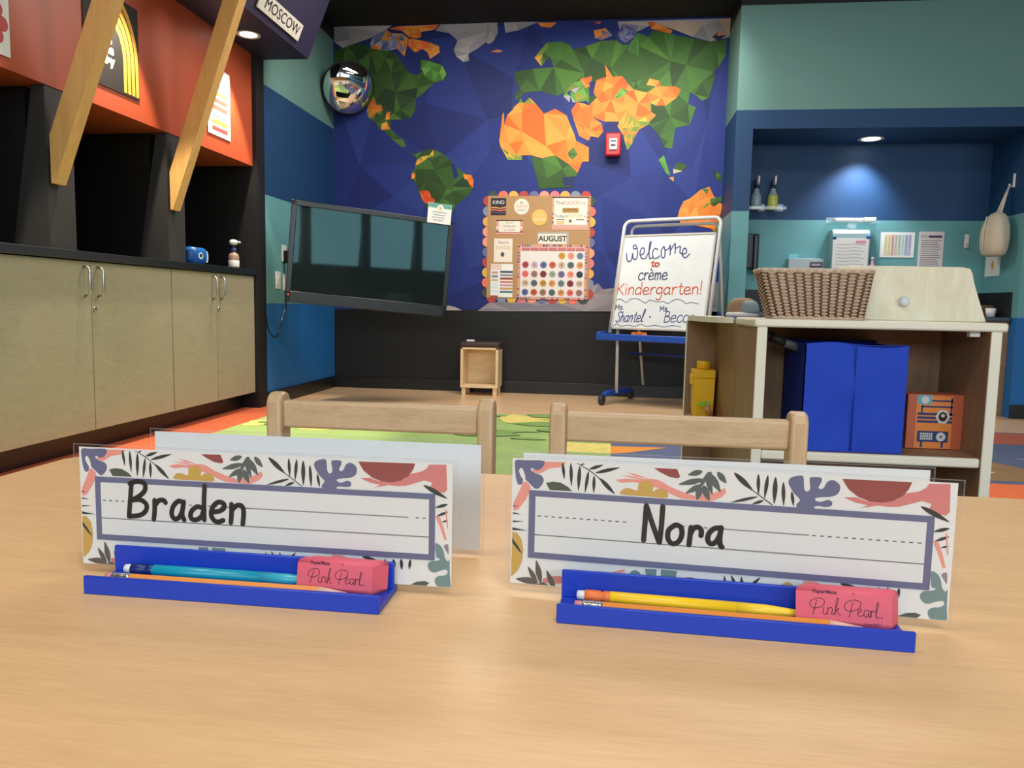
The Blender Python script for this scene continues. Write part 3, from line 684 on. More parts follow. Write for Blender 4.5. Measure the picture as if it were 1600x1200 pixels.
b.tube(pth, .0115, 10); b.build('rear_frame', es)
for x in (.02, EW-.02):
    b = MB().mat(WT); b.tube([(x, .20, .075), (x, .185, .62)], .012, 10); b.build('post', es)
b = MB().mat(EBD); b.tube([(.02, .38, .36), (EW-.02, .38, .36)], .012, 8); b.build('crossbar', es)
for x in (.0, EW):
    b = MB().mat(EB); b.prism([(x-.018, .015, .085), (x-.018, .10, .10), (x-.018, .45, .09), (x-.018, .50, .065), (x-.018, .46, .055), (x-.018, .10, .06), (x-.018, .02, .055)], (.036, 0, 0), .006); f_ = b.build('foot', es)
    for y in (.0, .5):
        b = MB().mat(RUB); b.lathe([(.02, -.014), (.036, -.013), (.038, 0), (.036, .013), (.02, .014)], (x, y, .038), 20, 'x'); b.build('caster', f_)
b = MB().mat(EB); b.box(-.06, EW+.03, ly(zb_)-.10, ly(zb_)+.02, .468, .482, .004); b.box(-.06, EW+.03, ly(zb_)-.105, ly(zb_)-.085, .47, .516, .006); b.box(-.06, -.03, ly(zb_)-.10, ly(zb_)+.03, .47, .53, .01); b.build('tray', es)
BWH = M('whiteboard', (226, 230, 232), .25)
b = MB().mat(BWH); b0, b1 = .025, uL-.115
def bq(u, v, w): return pf(u, v, w)
b.prism([pf(.015, b0, .012), pf(EW-.015, b0, .012), pf(EW-.015, b1, .012), pf(.015, b1, .012)], V((0, -upn.z, upn.y))*.008)
bd = b.build('whiteboard', es)
fr = Fr(pf(0, 0, .0205), (1, 0, 0), upn, V((0, -upn.z, upn.y)))
b = MB().mat(M('board_frame', (196, 190, 180), .4)); f0 = .012
for q in ((.015, b0, EW-.015, b0+f0), (.015, b1-f0, EW-.015, b1), (.015, b0, .015+f0, b1), (EW-.015-f0, b0, EW-.015, b1)):
    b.prism([fr.p(q[0], q[1]), fr.p(q[2], q[1]), fr.p(q[2], q[3]), fr.p(q[0], q[3])], fr.n*.006)
b.build('board_edge', bd)
# handwriting: traced on the board plane
INV = Matrix.LocRotScale(EO, Matrix.Rotation(ea, 3, 'Z').to_quaternion(), None)
W0 = INV @ fr.o; NX = INV.to_3x3() @ fr.n; UX = INV.to_3x3() @ fr.ux; UY = INV.to_3x3() @ fr.uy
def eb(x, y):                                   # crop (930,340) x6 -> board coordinates
    q = onplane(930+x/6., 340+y/6., W0, NX)-W0
    return (q.dot(UX), q.dot(UY))
GL = {
 'w': ([[(.0, .95), (.1, .2), (.3, .02), (.45, .5), (.5, .8), (.52, .3), (.7, .02), (.9, .35), (.95, .95)]], 1.15),
 'e': ([[(.08, .45), (.65, .6), (.6, .9), (.38, 1), (.12, .75), (.06, .3), (.3, .0), (.75, .18)]], .85),
 'l': ([[(.05, .2), (.35, 1.2), (.38, 1.85), (.22, 1.8), (.16, 1.), (.2, .1), (.45, .1)]], .5),
 'c': ([[(.7, .82), (.5, 1), (.2, .85), (.06, .45), (.2, .05), (.5, .0), (.75, .18)]], .82),
 'o': ([[(.4, 1), (.1, .75), (.06, .35), (.3, .0), (.62, .15), (.72, .6), (.5, .98), (.4, 1)]], .85),
 'm': ([[(.08, .98), (.1, 0)], [(.1, .6), (.3, .98), (.45, .8), (.46, 0)], [(.46, .6), (.68, .98), (.84, .8), (.86, 0)]], 1.05),
 't': ([[(.3, 1.5), (.28, .3), (.4, .02), (.58, .1)], [(.05, 1.05), (.58, 1.05)]], .65),
 'r': ([[(.1, 1), (.1, 0)], [(.1, .6), (.3, .95), (.55, .95)]], .65),
 'K': ([[(.1, 1.6), (.08, 0)], [(.75, 1.55), (.12, .75)], [(.2, .85), (.8, 0)]], .95),
 'i': ([[(.12, 1), (.12, 0)], [(.12, 1.38), (.12, 1.42)]], .35),
 'n': ([[(.1, 1), (.1, 0)], [(.1, .6), (.35, 1), (.6, .85), (.63, 0)]], .82),
 'd': ([[(.65, .75), (.4, 1), (.1, .7), (.06, .3), (.25, .0), (.6, .25)], [(.68, 1.75), (.66, .0)]], .85),
 'g': ([[(.65, .75), (.4, 1), (.1, .7), (.08, .35), (.3, .08), (.62, .3)], [(.68, 1), (.64, -.4), (.4, -.75), (.1, -.6)]], .85),
 'a': ([[(.62, .75), (.38, 1), (.1, .7), (.06, .3), (.25, .0), (.58, .25)], [(.66, .98), (.64, .2), (.76, .0)]], .88),
 '!': ([[(.15, 1.75), (.13, .5)], [(.13, .12), (.13, .08)]], .35),
 'M': ([[(.06, 0), (.12, 1.5), (.45, .5), (.8, 1.5), (.86, 0)]], 1.05),
 's': ([[(.5, .85), (.25, 1), (.1, .75), (.45, .4), (.4, .08), (.05, .1)]], .62),
 '.': ([[(.1, .04), (.12, .06)]], .3),
 'S': ([[(.75, 1.4), (.45, 1.6), (.15, 1.3), (.3, .95), (.65, .65), (.6, .15), (.25, .0), (.0, .25)]], .85),
 'h': ([[(.1, 1.6), (.08, 0)], [(.1, .6), (.35, .95), (.55, .8), (.58, 0)]], .78),
 'B': ([[(.1, 1.55), (.08, 0)], [(.1, 1.55), (.55, 1.45), (.55, .95), (.12, .82)], [(.12, .82), (.7, .7), (.68, .1), (.08, .0)]], .9),
 'è': ([[(.08, .45), (.65, .6), (.6, .9), (.38, 1), (.12, .75), (.06, .3), (.3, .0), (.75, .18)], [(.2, 1.55), (.48, 1.22)]], .85),
 'P': ([[(.3, 1.5), (.2, .7), (.1, 0)], [(-.2, 1.), (.0, 1.5), (.55, 1.65), (.85, 1.3), (.65, .85), (.25, .8)]], .85),
 'k': ([[(.2, 1.6), (.1, 0)], [(.55, .95), (.18, .45), (.6, .0)]], .65),
 ' ': ([], .5)}
def hand(b, fr_, s, pa, pb, xh, wd, w=0., slant=0., conv=None):    # between two baseline points
    tot = sum(GL[c][1] for c in s); ax = (pb[0]-pa[0]); ay = pb[1]-pa[1]; L = math.hypot(ax, ay); e = (ax/L, ay/L); k = L/tot; x = 0
    for c in s:
        for st in GL[c][0]:
            pts = [((x+p[0])*k+slant*p[1]*xh, p[1]*xh) for p in st]
            b.stroke(fr_, [(pa[0]+e[0]*u-e[1]*v, pa[1]+e[1]*u+e[0]*v) for u, v in pts], wd, w)
        x += GL[c][1]
m_pu = M('marker_purple', (84, 84, 156), .5); m_or = M('marker_orange', (226, 110, 70), .5); m_nv = M('marker_navy', (52, 70, 112), .5); m_gr = M('marker_grey', (110, 120, 150), .5)
b = MB()
b.mat(m_pu)
for st in ([(294, 335), (300, 395), (320, 412), (342, 388), (352, 335), (354, 378), (372, 394), (394, 370), (396, 300), (378, 258), (358, 268), (362, 292), (385, 290)], [(425, 350), (455, 335), (460, 290), (435, 290), (420, 340), (440, 385), (475, 380)], [(475, 380), (510, 300), (525, 230), (512, 240), (505, 320), (512, 385), (535, 375)], [(590, 300), (560, 290), (538, 330), (548, 380), (580, 380), (605, 360)], [(645, 270), (620, 310), (625, 370), (650, 370), (655, 310), (645, 270)], [(655, 310), (690, 290), (705, 260), (702, 350)], [(705, 310), (745, 245), (752, 260), (748, 335)], [(752, 290), (795, 270), (798, 285), (795, 330), (815, 335)], [(815, 345), (855, 330), (850, 290), (825, 300), (820, 350), (845, 378), (885, 340)]):
    b.stroke(fr, [eb(*p) for p in st], .0082, .0015)
b.mat(m_or); hand(b, fr, 'to', eb(520, 460), eb(605, 458), .028, .010, .0015)
b.mat(m_nv); hand(b, fr, 'crème', eb(400, 585), eb(680, 582), .052, .0076, .0015)
b.mat(m_or); hand(b, fr, 'Kindergarten!', eb(200, 722), eb(1005, 718), .052, .0076, .0015)
b.mat(m_gr); hand(b, fr, 'Ms.', eb(188, 862), eb(268, 862), .024, .006, .0015); hand(b, fr, 'Ms.', eb(605, 878), eb(690, 878), .024, .006, .0015)
b.mat(m_pu); hand(b, fr, 'Shantel', eb(190, 978), eb(445, 978), .048, .006, .0015, .2); hand(b, fr, 'Becca', eb(640, 980), eb(935, 980), .050, .006, .0015, .1); b.stroke(fr, [eb(512, 930), eb(515, 932)], .010, .0015)
b.mat(m_gr)
for st in ([(165, 800), (195, 775), (240, 765), (290, 795), (330, 765), (400, 762), (470, 800), (510, 775), (590, 790), (640, 785), (680, 805), (750, 768), (810, 775), (850, 805), (900, 795), (970, 810)], [(135, 995), (170, 1015), (205, 995), (240, 1018), (310, 1008), (370, 1020), (430, 1000), (480, 1020), (560, 1010), (640, 1025), (720, 1012), (800, 1025)]):
    b.stroke(fr, [eb(*p) for p in st], .0045, .0012)
w_ = b.build('handwriting', bd)
# things in the tray
TRZ = .483
b = MB().mat(M('eraser_orange', (240, 140, 60), .5)); T = INV
def etray(u, v, z=TRZ): return INV @ V((u, ly(zb_)-.045+v, z))
q0 = etray(.245, .004); ang = ea
t = thing('marker_clip', 'bright orange star-shaped clip lying on the easel tray', 'clip', q0, ea)
b = MB().mat(M('clip_orange', (244, 136, 48), .45)); b.prism([(r*math.cos(a), r*.6*math.sin(a), .0) for a, r in [(2*PI*k/10, .06 if k % 2 == 0 else .034) for k in range(10)]], (0, 0, .05), .005); b.build('star', t)
q0 = etray(.31, .004)
t = thing('pointer_stick', 'thin red pointer stick lying on the easel tray beside the orange clip', 'pointer', q0, ea)
b = MB().mat(M('pointer_red', (224, 70, 60), .4)); b.tube([(0, 0, .014), (.14, 0, .014), (.36, .0, .008)], [.014, .010, .006], 10); b.build('shaft', t)
b = MB().mat(M('pointer_pink', (240, 150, 150), .4)); b.tube([(.36, 0, .007), (.40, 0, .007)], .007, 10); b.build('tip', t)

# ================================================================== RIGHT SIDE: ALCOVE
XR = at(1140, 60, 1, YW).x                      # outer left face
JL = at(1172, 300, 1, YA).x                     # inner edge of left jamb
JR = at(1592, 460, 1, YA).x                     # inner edge of right jamb
ZO = 1.945; ZTR = 2.76
b = MB()
def bands(x0, x1, y0, y1, zlo, zhi, cols=(BLUE, TEAL_DAYLIT, DBLUE, TEAL)):
    for (a, c), m in zip(((0, Z1), (Z1, Z2-.005), (Z2-.005, 2.07), (2.07, ZTR)), cols):
        a, c = max(a, zlo), min(c, zhi)
        if c > a: b.mat(m); b.box(x0, x1, y0, y1, a, c)
bands(XR, JL, YA, YW, 0, ZTR)                    # left pier
bands(JR, 6.6, YA, YW, 0, ZTR)                   # right pier
bands(JL, JR, YA, YW, ZO, ZTR)                   # soffit box over the opening
bands(JL-.3, 6.6, YW, YW+.12, 0, ZO+.2)          # back of the alcove
b.mat(BLACK); b.box(XR, 6.6, YA, YW+.12, ZTR, ZC)
bands(6.6, 6.7, -3.3, YW, 0, ZTR); b.mat(BLACK); b.box(6.6, 6.7, -3.3, YW, ZTR, ZC)
struct(b, 'wall_right')
b = MB().mat(M('baseboard_black', (17, 17, 18), .35)); b.box(JR, 6.6, YA-.012, YA, 0, .095, .003); b.box(XR, JL, YA-.012, YA, 0, .095, .003); struct(b, 'baseboard_right')
pl2 = at(1361, 217, 2, ZO-.001)
downlight(pl2, 'bright lit round downlight in the alcove ceiling on the right', .07)
# low counter inside the alcove
ct = thing('alcove_counter', 'low dark counter with black backsplash inside the right alcove', 'counter', (JL, YA+.06, 0))
cw = JR-JL
b = MB().mat(wood('counter_side', (150, 120, 90), (126, 98, 72), (1, 1, 6), 5)); b.box(.002, cw-.002, .03, YW-YA-.062, .0, .66); b.build('base', ct)
b = MB().mat(M('counter_slate', (52, 74, 84), .3)); b.box(.001, cw-.001, .0, YW-YA-.061, .66, .688, .004); b.build('slab', ct)
b = MB().mat(M('backsplash_black', (20, 23, 26), .5)); b.box(.001, cw-.001, YW-YA-.078, YW-YA-.061, .688, .86); b.box(cw-.016, cw-.001, .02, YW-YA-.078, .688, .86); b.box(.001, .016, .02, YW-YA-.078, .688, .86); b.build('backsplash', ct)
b = MB().mat(wood('basket_brown', (120, 84, 56), (96, 62, 40), (1, 1, 8), 8)); p = at(1541, 497, 1, 5.93); b.box(p.x-.085, p.x+.02, 5.87, 5.97, .6885, .77, .006); solo(b, 'wooden_caddy', 'small brown box on the dark counter at the right edge', 'box', (p.x, 5.92, .689))
p = at(1547, 497, 1, 5.80); b = MB().mat(WHITE); b.lathe([(.028, 0), (.034, .06), (.032, .06), (.027, .006)], (p.x, 5.80, .689), 18); solo(b, 'white_cup', 'small white cup on the dark counter at the right edge', 'cup', (p.x, 5.80, .689))
# shelf with spray bottles
YL = YW
p0, p1 = at(1168, 329, 1, YL-.06), at(1226, 327, 1, YL-.06); zs = at(1207, 328, 1, YL-.06).z
CLR = film('clear_acrylic', (200, 220, 225), .06, .05)
b = MB().mat(CLR); b.box(JL-.0, p1.x, YL-.12, YL-.001, zs-.006, zs, .001); b.box(JL, p1.x, YL-.005, YL-.001, zs, zs+.05); b.box(JL, p1.x, YL-.12, YL-.116, zs, zs+.02)
solo(b, 'acrylic_shelf', 'small clear wall shelf holding two spray bottles', 'shelf', (p1.x, YL-.06, zs))
def spray(px, c, lab, name):
    x = at(px, 320, 1, YL-.06).x
    t = thing('spray_bottle', lab, 'spray bottle', (x, YL-.06, zs+.0005), group='spray bottles on the clear shelf')
    b = MB().mat(M(name, c, .25)); b.lathe([(.034, 0), (.038, .008), (.038, .085), (.034, .105), (.02, .13), (.016, .155)], n=20, cap=True); b.build('bottle', t)
    b = MB().mat(M('clear_neck', (150, 176, 186), .25)); b.lathe([(.036, .104), (.0205, .132), (.0175, .158)], n=20, cap=False); b.build('neck', t)
    b = MB().mat(M('trigger_navy', (24, 34, 62), .4)); b.lathe([(.019, .155), (.019, .178), (.012, .18)], n=16); b.prism([(-.014, -.03, .18), (-.014, .03, .18), (-.014, .02, .225), (-.014, -.035, .225)], (.02, 0, 0), .003); h = b.build('spray_head', t)
    b = MB().mat(WHITE); b.prism([(.002, -.018, .182), (.002, -.036, .20), (.002, -.036, .245), (.002, -.012, .235)], (.014, 0, 0), .002); b.build('trigger', h)
spray(1181, (150, 176, 186), 'clear spray bottle on the small shelf, next to the left jamb', 'spray_clear')
spray(1207, (196, 206, 96), 'yellow-green spray bottle on the small shelf', 'spray_yellow')
b = MB().mat(WHITE); x = at(1182, 326, 1, YL-.1).x; b.box(x-.035, x+.03, YL-.115, YL-.102, zs+.0005, zs+.02, .003); solo(b, 'white_tag', 'small white block at the foot of the clear spray bottle', 'block', (x, YL-.108, zs))
# dark wall unit on the left
p = at(1174, 393, 1, YL)
t = thing('wall_phone', 'dark wall-mounted box half hidden by the left jamb of the alcove', 'wall phone', p)
b = MB().mat(M('phone_dark', (34, 46, 56), .4)); b.box(-.06, .045, -.06, -.001, -.13, .13, .008); b.build('body', t)
b = MB().mat(M('phone_black', (22, 28, 34), .35)); b.box(.0, .035, -.09, -.06, -.17, .12, .008); b.build('handset', t)
# towel dispenser
pa, pb = at(1302, 358, 1, YL-.12), at(1357, 420, 1, YL-.12)
td = thing('towel_dispenser', 'pale blue-grey wall dispenser with a sheet of paper on its front', 'dispenser', ((pa.x+pb.x)/2, YL, pb.z))
w2 = (pb.x-pa.x)/2; hh = pa.z-pb.z
b = MB().mat(M('dispenser_blue', (150, 186, 194), .35)); b.prism([(-w2, -.001, -.06), (-w2, -.12, -.03), (-w2, -.12, hh-.03), (-w2, -.09, hh), (-w2, -.001, hh)], (2*w2, 0, 0), .006); b.build('housing', td)
b = MB().mat(CHROME); b.lathe([(.008, 0), (.008, .01)], (0, -.06, hh+.001), 12); b.build('lock', td)
b = MB().mat(M('tape_blue', (30, 80, 170), .6)); b.box(-w2+.0, -w2+.025, -.1225, -.1205, hh-.075, hh-.055); b.build('tape', td); b = MB().mat(MATS['tape_blue']); b.box(w2-.03, w2, -.1225, -.1205, hh-.07, hh-.05); b.build('tape', td)
x_ = (pa.x+pb.x)/2; z_ = pb.z; pf0 = Fr((x_-w2*.97, YL-.1215, z_+.0), (1, 0, 0), (0, 0, 1), (0, -1, 0)); W, H = 2*w2*.94, hh-.065
b = MB().mat(PAPER); b.prism([pf0.p(0, 0), pf0.p(W, 0), pf0.p(W, H), pf0.p(0, H)], (0, -.001, 0)); b.mat(SOFTINK)
for k in range(7): b.stroke(pf0, [(W*.1, H*(.8-.11*k)), (W*.35, H*(.78-.11*k)), (W*.6, H*(.81-.11*k)), (W*(.9-.1*(k % 2)), H*(.78-.11*k))], .0022, .0018)
b.mat(M('note_pink', (216, 150, 160), .7)); b.rect(pf0, W*.64, H*.84, W*.93, H*.92, .0018)
solo(b, 'handwritten_note', 'white sheet with handwriting taped to the wall dispenser', 'note', pf0.o)
# ledge of towels over it
pa, pb = at(1294, 346, 1, YL-.06), at(1372, 343, 1, YL-.06); zz = at(1330, 347, 1, YL-.06).z
b = MB().mat(CLR); b.box(pa.x, pb.x, YL-.11, YL-.001, zz-.005, zz); b.box(pa.x, pb.x, YL-.005, YL-.001, zz, zz+.04); b.box((pa.x+pb.x)/2-.03, (pa.x+pb.x)/2+.03, YL-.05, YL-.001, zz-.045, zz-.005); solo(b, 'acrylic_ledge', 'clear wall ledge above the dispenser', 'shelf', (pa.x, YL-.06, zz))
for i, (u0, u1) in enumerate(((.12, .5), (.51, .70), (.71, .95))):
    X0 = pa.x+(pb.x-pa.x)*u0; X1 = pa.x+(pb.x-pa.x)*u1
    b = MB().mat(PAPER); b.box(X0, X1, YL-.09, YL-.03, zz+.001, zz+.026+.008*(i == 2), .009, 3); solo(b, 'paper_towel_stack', ('long folded white towel at the left of the clear ledge', 'short folded white towel in the middle of the clear ledge', 'thicker folded white towel at the right of the clear ledge')[i], 'towel', (X0, YL-.06, zz), 'white towels on the clear ledge')
# small grey wall box with a tag, notices
pa, pb = at(1231, 404, 1, YL-.04), at(1284, 424, 1, YL-.04)
t = thing('glove_box_holder', 'pale grey wall holder with a dark oval badge, just above the basket', 'holder', (pa.x, YL, pb.z))
W, H = pb.x-pa.x, pa.z-pb.z
b = MB().mat(M('holder_grey', (176, 190, 192), .4)); b.box(0, W, -.07, -.001, -.1, H, .004); b.build('case', t)
b = MB().mat(M('badge_maroon', (66, 44, 66), .5)); b.box(W*.62, W*.97, -.073, -.07, H*.3, H*.72, .004); b.mat(M('badge_lilac', (176, 160, 180), .5)); b.box(W*.66, W*.93, -.0745, -.073, H*.42, H*.6); b.build('badge', t)
b = MB().mat(M('holder_cyan', (130, 214, 226), .4)); b.box(0, W*.27, -.068, -.062, H, H*1.35); b.build('tab', t)
b = MB().mat(INK); b.lathe([(.014, -.005), (.014, 0)], (W*.42, -.072, .0), 14, 'y'); b.build('lock', t)
pa = at(1363, 425, 1, YL-.05); b = MB().mat(M('bottle_rose', (206, 170, 176), .4)); b.lathe([(.02, 0), (.022, .05), (.012, .065), (.012, .09)], (pa.x, YL-.03, pa.z), 14); b.mat(WHITE); b.lathe([(.013, .088), (.013, .11)], (pa.x, YL-.03, pa.z), 12)
solo(b, 'lotion_tube', 'small pinkish tube hanging right of the wall dispenser', 'tube', (pa.x, YL-.03, pa.z))
def sheet(x0, y0, x1, y1):
    a, c = at(x0, y1, 1, YL-.002), at(x1, y0, 1, YL-.002)
    return Fr((a.x, YL-.002, a.z), (1, 0, 0), (0, 0, 1), (0, -1, 0)), c.x-a.x, c.z-a.z
fr, W, H = sheet(1374, 363, 1430, 402)
b = MB().mat(PAPER); b.prism([fr.p(0, 0), fr.p(W, 0), fr.p(W, H), fr.p(0, H)], (0, -.001, 0))
for k, c in enumerate([(206, 204, 150), (214, 196, 160), (198, 160, 150), (206, 184, 176), (170, 200, 180), (190, 206, 206), (160, 176, 200), (176, 176, 206)]): b.mat(M('col_%d' % k, c, .7)); b.rect(fr, W*(.12+.1*k), H*.08, W*(.205+.1*k), H*.9, .0016)
b.mat(SOFTINK)
for k in range(8): b.stroke(fr, [(W*(.15+.1*k), H*.82), (W*(.16+.1*k), H*.6), (W*(.15+.1*k), H*.4)], .002, .002)
solo(b, 'colour_chart', 'white landscape sheet with pastel columns on the alcove wall', 'chart', fr.o)
fr, W, H = sheet(1432, 362, 1476, 422)
b = MB().mat(M('notice_paper', (216, 206, 206), .7)); b.prism([fr.p(0, 0), fr.p(W, 0), fr.p(W, H), fr.p(0, H)], (0, -.001, 0))
b.mat(M('notice_band', (70, 56, 100), .7)); b.rect(fr, W*.38, H*.84, W*.92, H*.9, .0016); b.mat(SOFTINK)
for k in range(3): b.stroke(fr, [(W*(.1+.09*k), H*.84), (W*(.13+.09*k), H*.92)], .004, .0016)
for k in range(13): b.rect(fr, W*.1, H*(.76-.055*k), W*(.9-.13*((k*7) % 4)/3), H*(.776-.055*k), .0016)
solo(b, 'text_notice', 'pale portrait notice with a purple heading bar on the alcove wall', 'notice', fr.o)
p = at(1510, 377, 1, YL); t = thing('wall_hook', 'small white adhesive hook on the teal wall right of the notices', 'hook', p)
b = MB().mat(WHITE); b.box(-.016, .016, -.008, -.001, -.05, .05, .004); b.build('plate', t)
b = MB().mat(M('hook_tan', (190, 170, 140), .4)); b.tube([(0, -.008, -.02), (0, -.018, -.045), (0, -.03, -.05), (0, -.034, -.035)], .006, 8); b.build('prong', t)
# bag on the right wall of the alcove, sheet beneath it
XRW = JR
hk = at(1581, 285, 0, XRW-.02)
hk = V((XRW-.02, min(max(hk.y, YA+.08), YW-.1), hk.z))
t = thing('bag_hook', 'white hook at the top of the hanging cloth bag', 'hook', (XRW, hk.y, hk.z))
b = MB().mat(WHITE); b.box(-.01, -.001, -.012, .012, -.035, .06, .003); b.tube([(-.01, 0, -.02), (-.03, 0, -.03), (-.036, 0, -.01)], .006, 8); b.build('body', t)
bc = V((XRW-.11, hk.y-.02, hk.z-.505))
bg = thing('cloth_bag', 'beige cloth drawstring bag hanging on the right wall of the alcove', 'bag', bc)
CLO = M('bag_canvas', (206, 194, 172), .85, bump=.3, scale=30)
b = MB().mat(CLO); rings = []
for r, z, o in ((.05, .0, .0), (.085, .015, -.0), (.10, .08, .0), (.105, .18, .0), (.098, .27, .0), (.075, .36, .006), (.045, .40, .012), (.02, .415, .015)):
    z *= .73
    rings.append([b.bm.verts.new((math.cos(a)*r*.75*(1+.06*math.sin(5*a))+o, math.sin(a)*r*1.2*(1+.05*math.cos(4*a+z*9))+o, z)) for a in [2*PI*k/32 for k in range(32)]])
for r0, r1 in zip(rings, rings[1:]):
    for q in range(32): b._f([r0[q], r0[(q+1) % 32], r1[(q+1) % 32], r1[q]], True)
b._f(rings[0]); b._f(rings[-1]); b.build('sack', bg)
tp = V((XRW-.03, hk.y, hk.z-.01))-bc
b = MB().mat(M('cord_cream', (214, 206, 188), .8))
for o in (-.035, -.012, .012, .035): b.tube([(.012, o, .285), ((.012+tp.x)/2, (o+tp.y)/2, (.285+tp.z)/2+.003), (tp.x, tp.y, tp.z)], .0045, 6)
b.tube([(-.062, -.0, .27), (-.086, -.02, .15), (-.082, -.02, .04)], .004, 6); b.build('drawstring', bg)
fy0 = YA+.22
a, c = at(1536, 437, 0, XRW-.003), at(1560, 394, 0, XRW-.003)
yy1, yy0 = min(a.y, YW-.03), min(a.y, YW-.03)-.22
zz0, zz1 = .98, 1.26
fr = Fr((XRW-.003, yy1, zz0), (0, -1, 0), (0, 0, 1), (-1, 0, 0)); W, H = .22, zz1-zz0
b = MB().mat(PAPER); b.prism([fr.p(0, 0), fr.p(W, 0), fr.p(W, H), fr.p(0, H)], (-.001, 0, 0)); b.mat(SOFTINK)
for k in range(3): b.rect(fr, W*.3, H*(.78-.09*k), W*.75, H*(.82-.09*k), .0016)
b.mat(M('diamond_orange', (226, 156, 70), .7)); b.poly(fr, [(W*.4, H*.28), (W*.5, H*.14), (W*.6, H*.28), (W*.5, H*.42)], .0016)
solo(b, 'diamond_notice', 'white sheet with an orange diamond below the hanging cloth bag', 'notice', fr.o)

# ================================================================== SHELF UNITS ON THE RIGHT
YS = 2.05
xl, xr = at(1181, 505, 1, YS).x, at(1573, 510, 1, YS).x
zt = at(1380, 501.5, 1, YS).z
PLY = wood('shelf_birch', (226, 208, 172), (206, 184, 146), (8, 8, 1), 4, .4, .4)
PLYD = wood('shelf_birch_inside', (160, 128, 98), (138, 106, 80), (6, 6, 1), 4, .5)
EDG = M('birch_edge', (238, 234, 216), .4)
sd = .30
su = thing('shelf_unit', 'pale birch two-level shelf unit behind the chairs holding a blue bin', 'shelf unit', (xl, YS, .0062))
W = xr-xl; zsf = at(1400, 712, 1, YS).z; ZB = .0062; zt -= ZB; zsf -= ZB
b = MB().mat(EDG); b.box(-.004, W+.004, -.006, sd, zt-.022, zt, .006); b.build('top', su)
for x0_, x1_ in ((.004, .030), (W-.034, W-.008)):
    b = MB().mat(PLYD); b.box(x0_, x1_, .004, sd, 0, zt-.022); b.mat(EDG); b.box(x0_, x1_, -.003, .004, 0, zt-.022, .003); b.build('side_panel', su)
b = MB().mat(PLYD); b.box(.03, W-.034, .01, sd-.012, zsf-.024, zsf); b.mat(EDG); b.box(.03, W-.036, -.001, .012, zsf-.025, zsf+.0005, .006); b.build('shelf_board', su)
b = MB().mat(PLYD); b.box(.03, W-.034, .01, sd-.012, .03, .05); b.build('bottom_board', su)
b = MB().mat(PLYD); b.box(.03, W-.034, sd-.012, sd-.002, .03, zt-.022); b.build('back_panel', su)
b = MB().mat(WHITE); b.box(W-.075, W-.05, .02, .04, zt-.036, zt-.022, .002); b.build('bracket', su); zt += ZB; zsf += ZB
# plywood board standing on top
yp = YS+.125
def sp_(x, y): q = at(x, y, 1, yp); return (q.x, q.z)
pts = [(1281, 500), (1290, 470), (1303, 440), (1309, 425), (1316, 416.5), (1325, 415), (1400, 415.5), (1505, 417.5), (1517, 420), (1521, 428), (1523, 445), (1530, 470), (1542, 501)]
pp = [sp_(*p) for p in pts]; pp = [(x, max(z, zt+.0005)) for x, z in pp]; pp[0] = (pp[0][0], zt+.0005); pp[-1] = (pp[-1][0], zt+.0005)
pc = sp_(1411, 471)
t = thing('plywood_panel', 'pale plywood panel with curved sides and a white knob standing on the shelf unit', 'panel', (pp[0][0], yp, zt))
PLYL = wood('plywood_pale', (238, 234, 212), (226, 214, 184), (4, 4, 1), 5, .4)
b = MB().mat(PLYL); b.prism([(x-pp[0][0], 0, z-zt) for x, z in pp], (0, .018, 0), .003); b.build('board', t)
b = MB().mat(M('knob_white', (222, 230, 238), .35)); b.lathe([(.010, 0), (.0125, -.004), (.0125, -.014), (.009, -.019), (.0005, -.02)], (pc[0]-pp[0][0], 0, pc[1]-zt), 20, 'y'); b.build('knob', t)

# basket
bx0, bx1 = at(1207, 497, 1, YS+.01).x, at(1352, 497, 1, YS+.01).x; tx0, tx1 = at(1191, 425, 1, YS-.01).x, at(1368, 425, 1, YS-.01).x
hb = at(1280, 421, 1, YS).z-zt-.004
bs = thing('wicker_basket', 'brown woven wicker basket standing on the shelf unit', 'basket', ((bx0+bx1)/2, YS+.065, zt))
cxb = (bx0+bx1)/2
WK = wood('wicker_grey', (222, 202, 180), (182, 152, 128), (8, 8, 1), 30, .5); WKD = wood('wicker_dark', (112, 78, 54), (84, 56, 38), (1, 1, 6), 30, .55)
def bper(f, s):          # rounded rectangle ring, f height fraction, s arc 0..1
    x0_ = (bx0-cxb)*(1-f)+(tx0-cxb)*f; x1_ = (bx1-cxb)*(1-f)+(tx1-cxb)*f; y0_ = -.055-.02*f; y1_ = .035+.012*f
    r = .022; A = x1_-x0_-2*r; B = y1_-y0_-2*r; q = PI*r/2; tot = 2*A+2*B+4*q; d = s*tot
    segs = ((A, lambda t: (x0_+r+t, y0_), (0, -1)), (q, lambda t: (x1_-r+r*math.sin(t/r), y0_+r-r*math.cos(t/r)), None), (B, lambda t: (x1_, y0_+r+t), (1, 0)), (q, lambda t: (x1_-r+r*math.cos(t/r), y1_-r+r*math.sin(t/r)), None), (A, lambda t: (x1_-r-t, y1_), (0, 1)), (q, lambda t: (x0_+r-r*math.sin(t/r), y1_-r+r*math.cos(t/r)), None), (B, lambda t: (x0_, y1_-r-t), (-1, 0)), (q, lambda t: (x0_+r-r*math.cos(t/r), y0_+r-r*math.sin(t/r)), None))
    for L_, fn, n_ in segs:
        if d <= L_+1e-9:
            x, y = fn(d); break
        d -= L_
    else: x, y = segs[0][1](0)
    return x, y
def boff(f, s, o):
    x, y = bper(f, s); x2, y2 = bper(f, (s+.002) % 1); tx, ty = x2-x, y2-y; L_ = math.hypot(tx, ty) or 1
    return V((x+ty/L_*o, y-tx/L_*o, f*hb+.003))
NST, NR = 34, 27
b = MB().mat(WK)
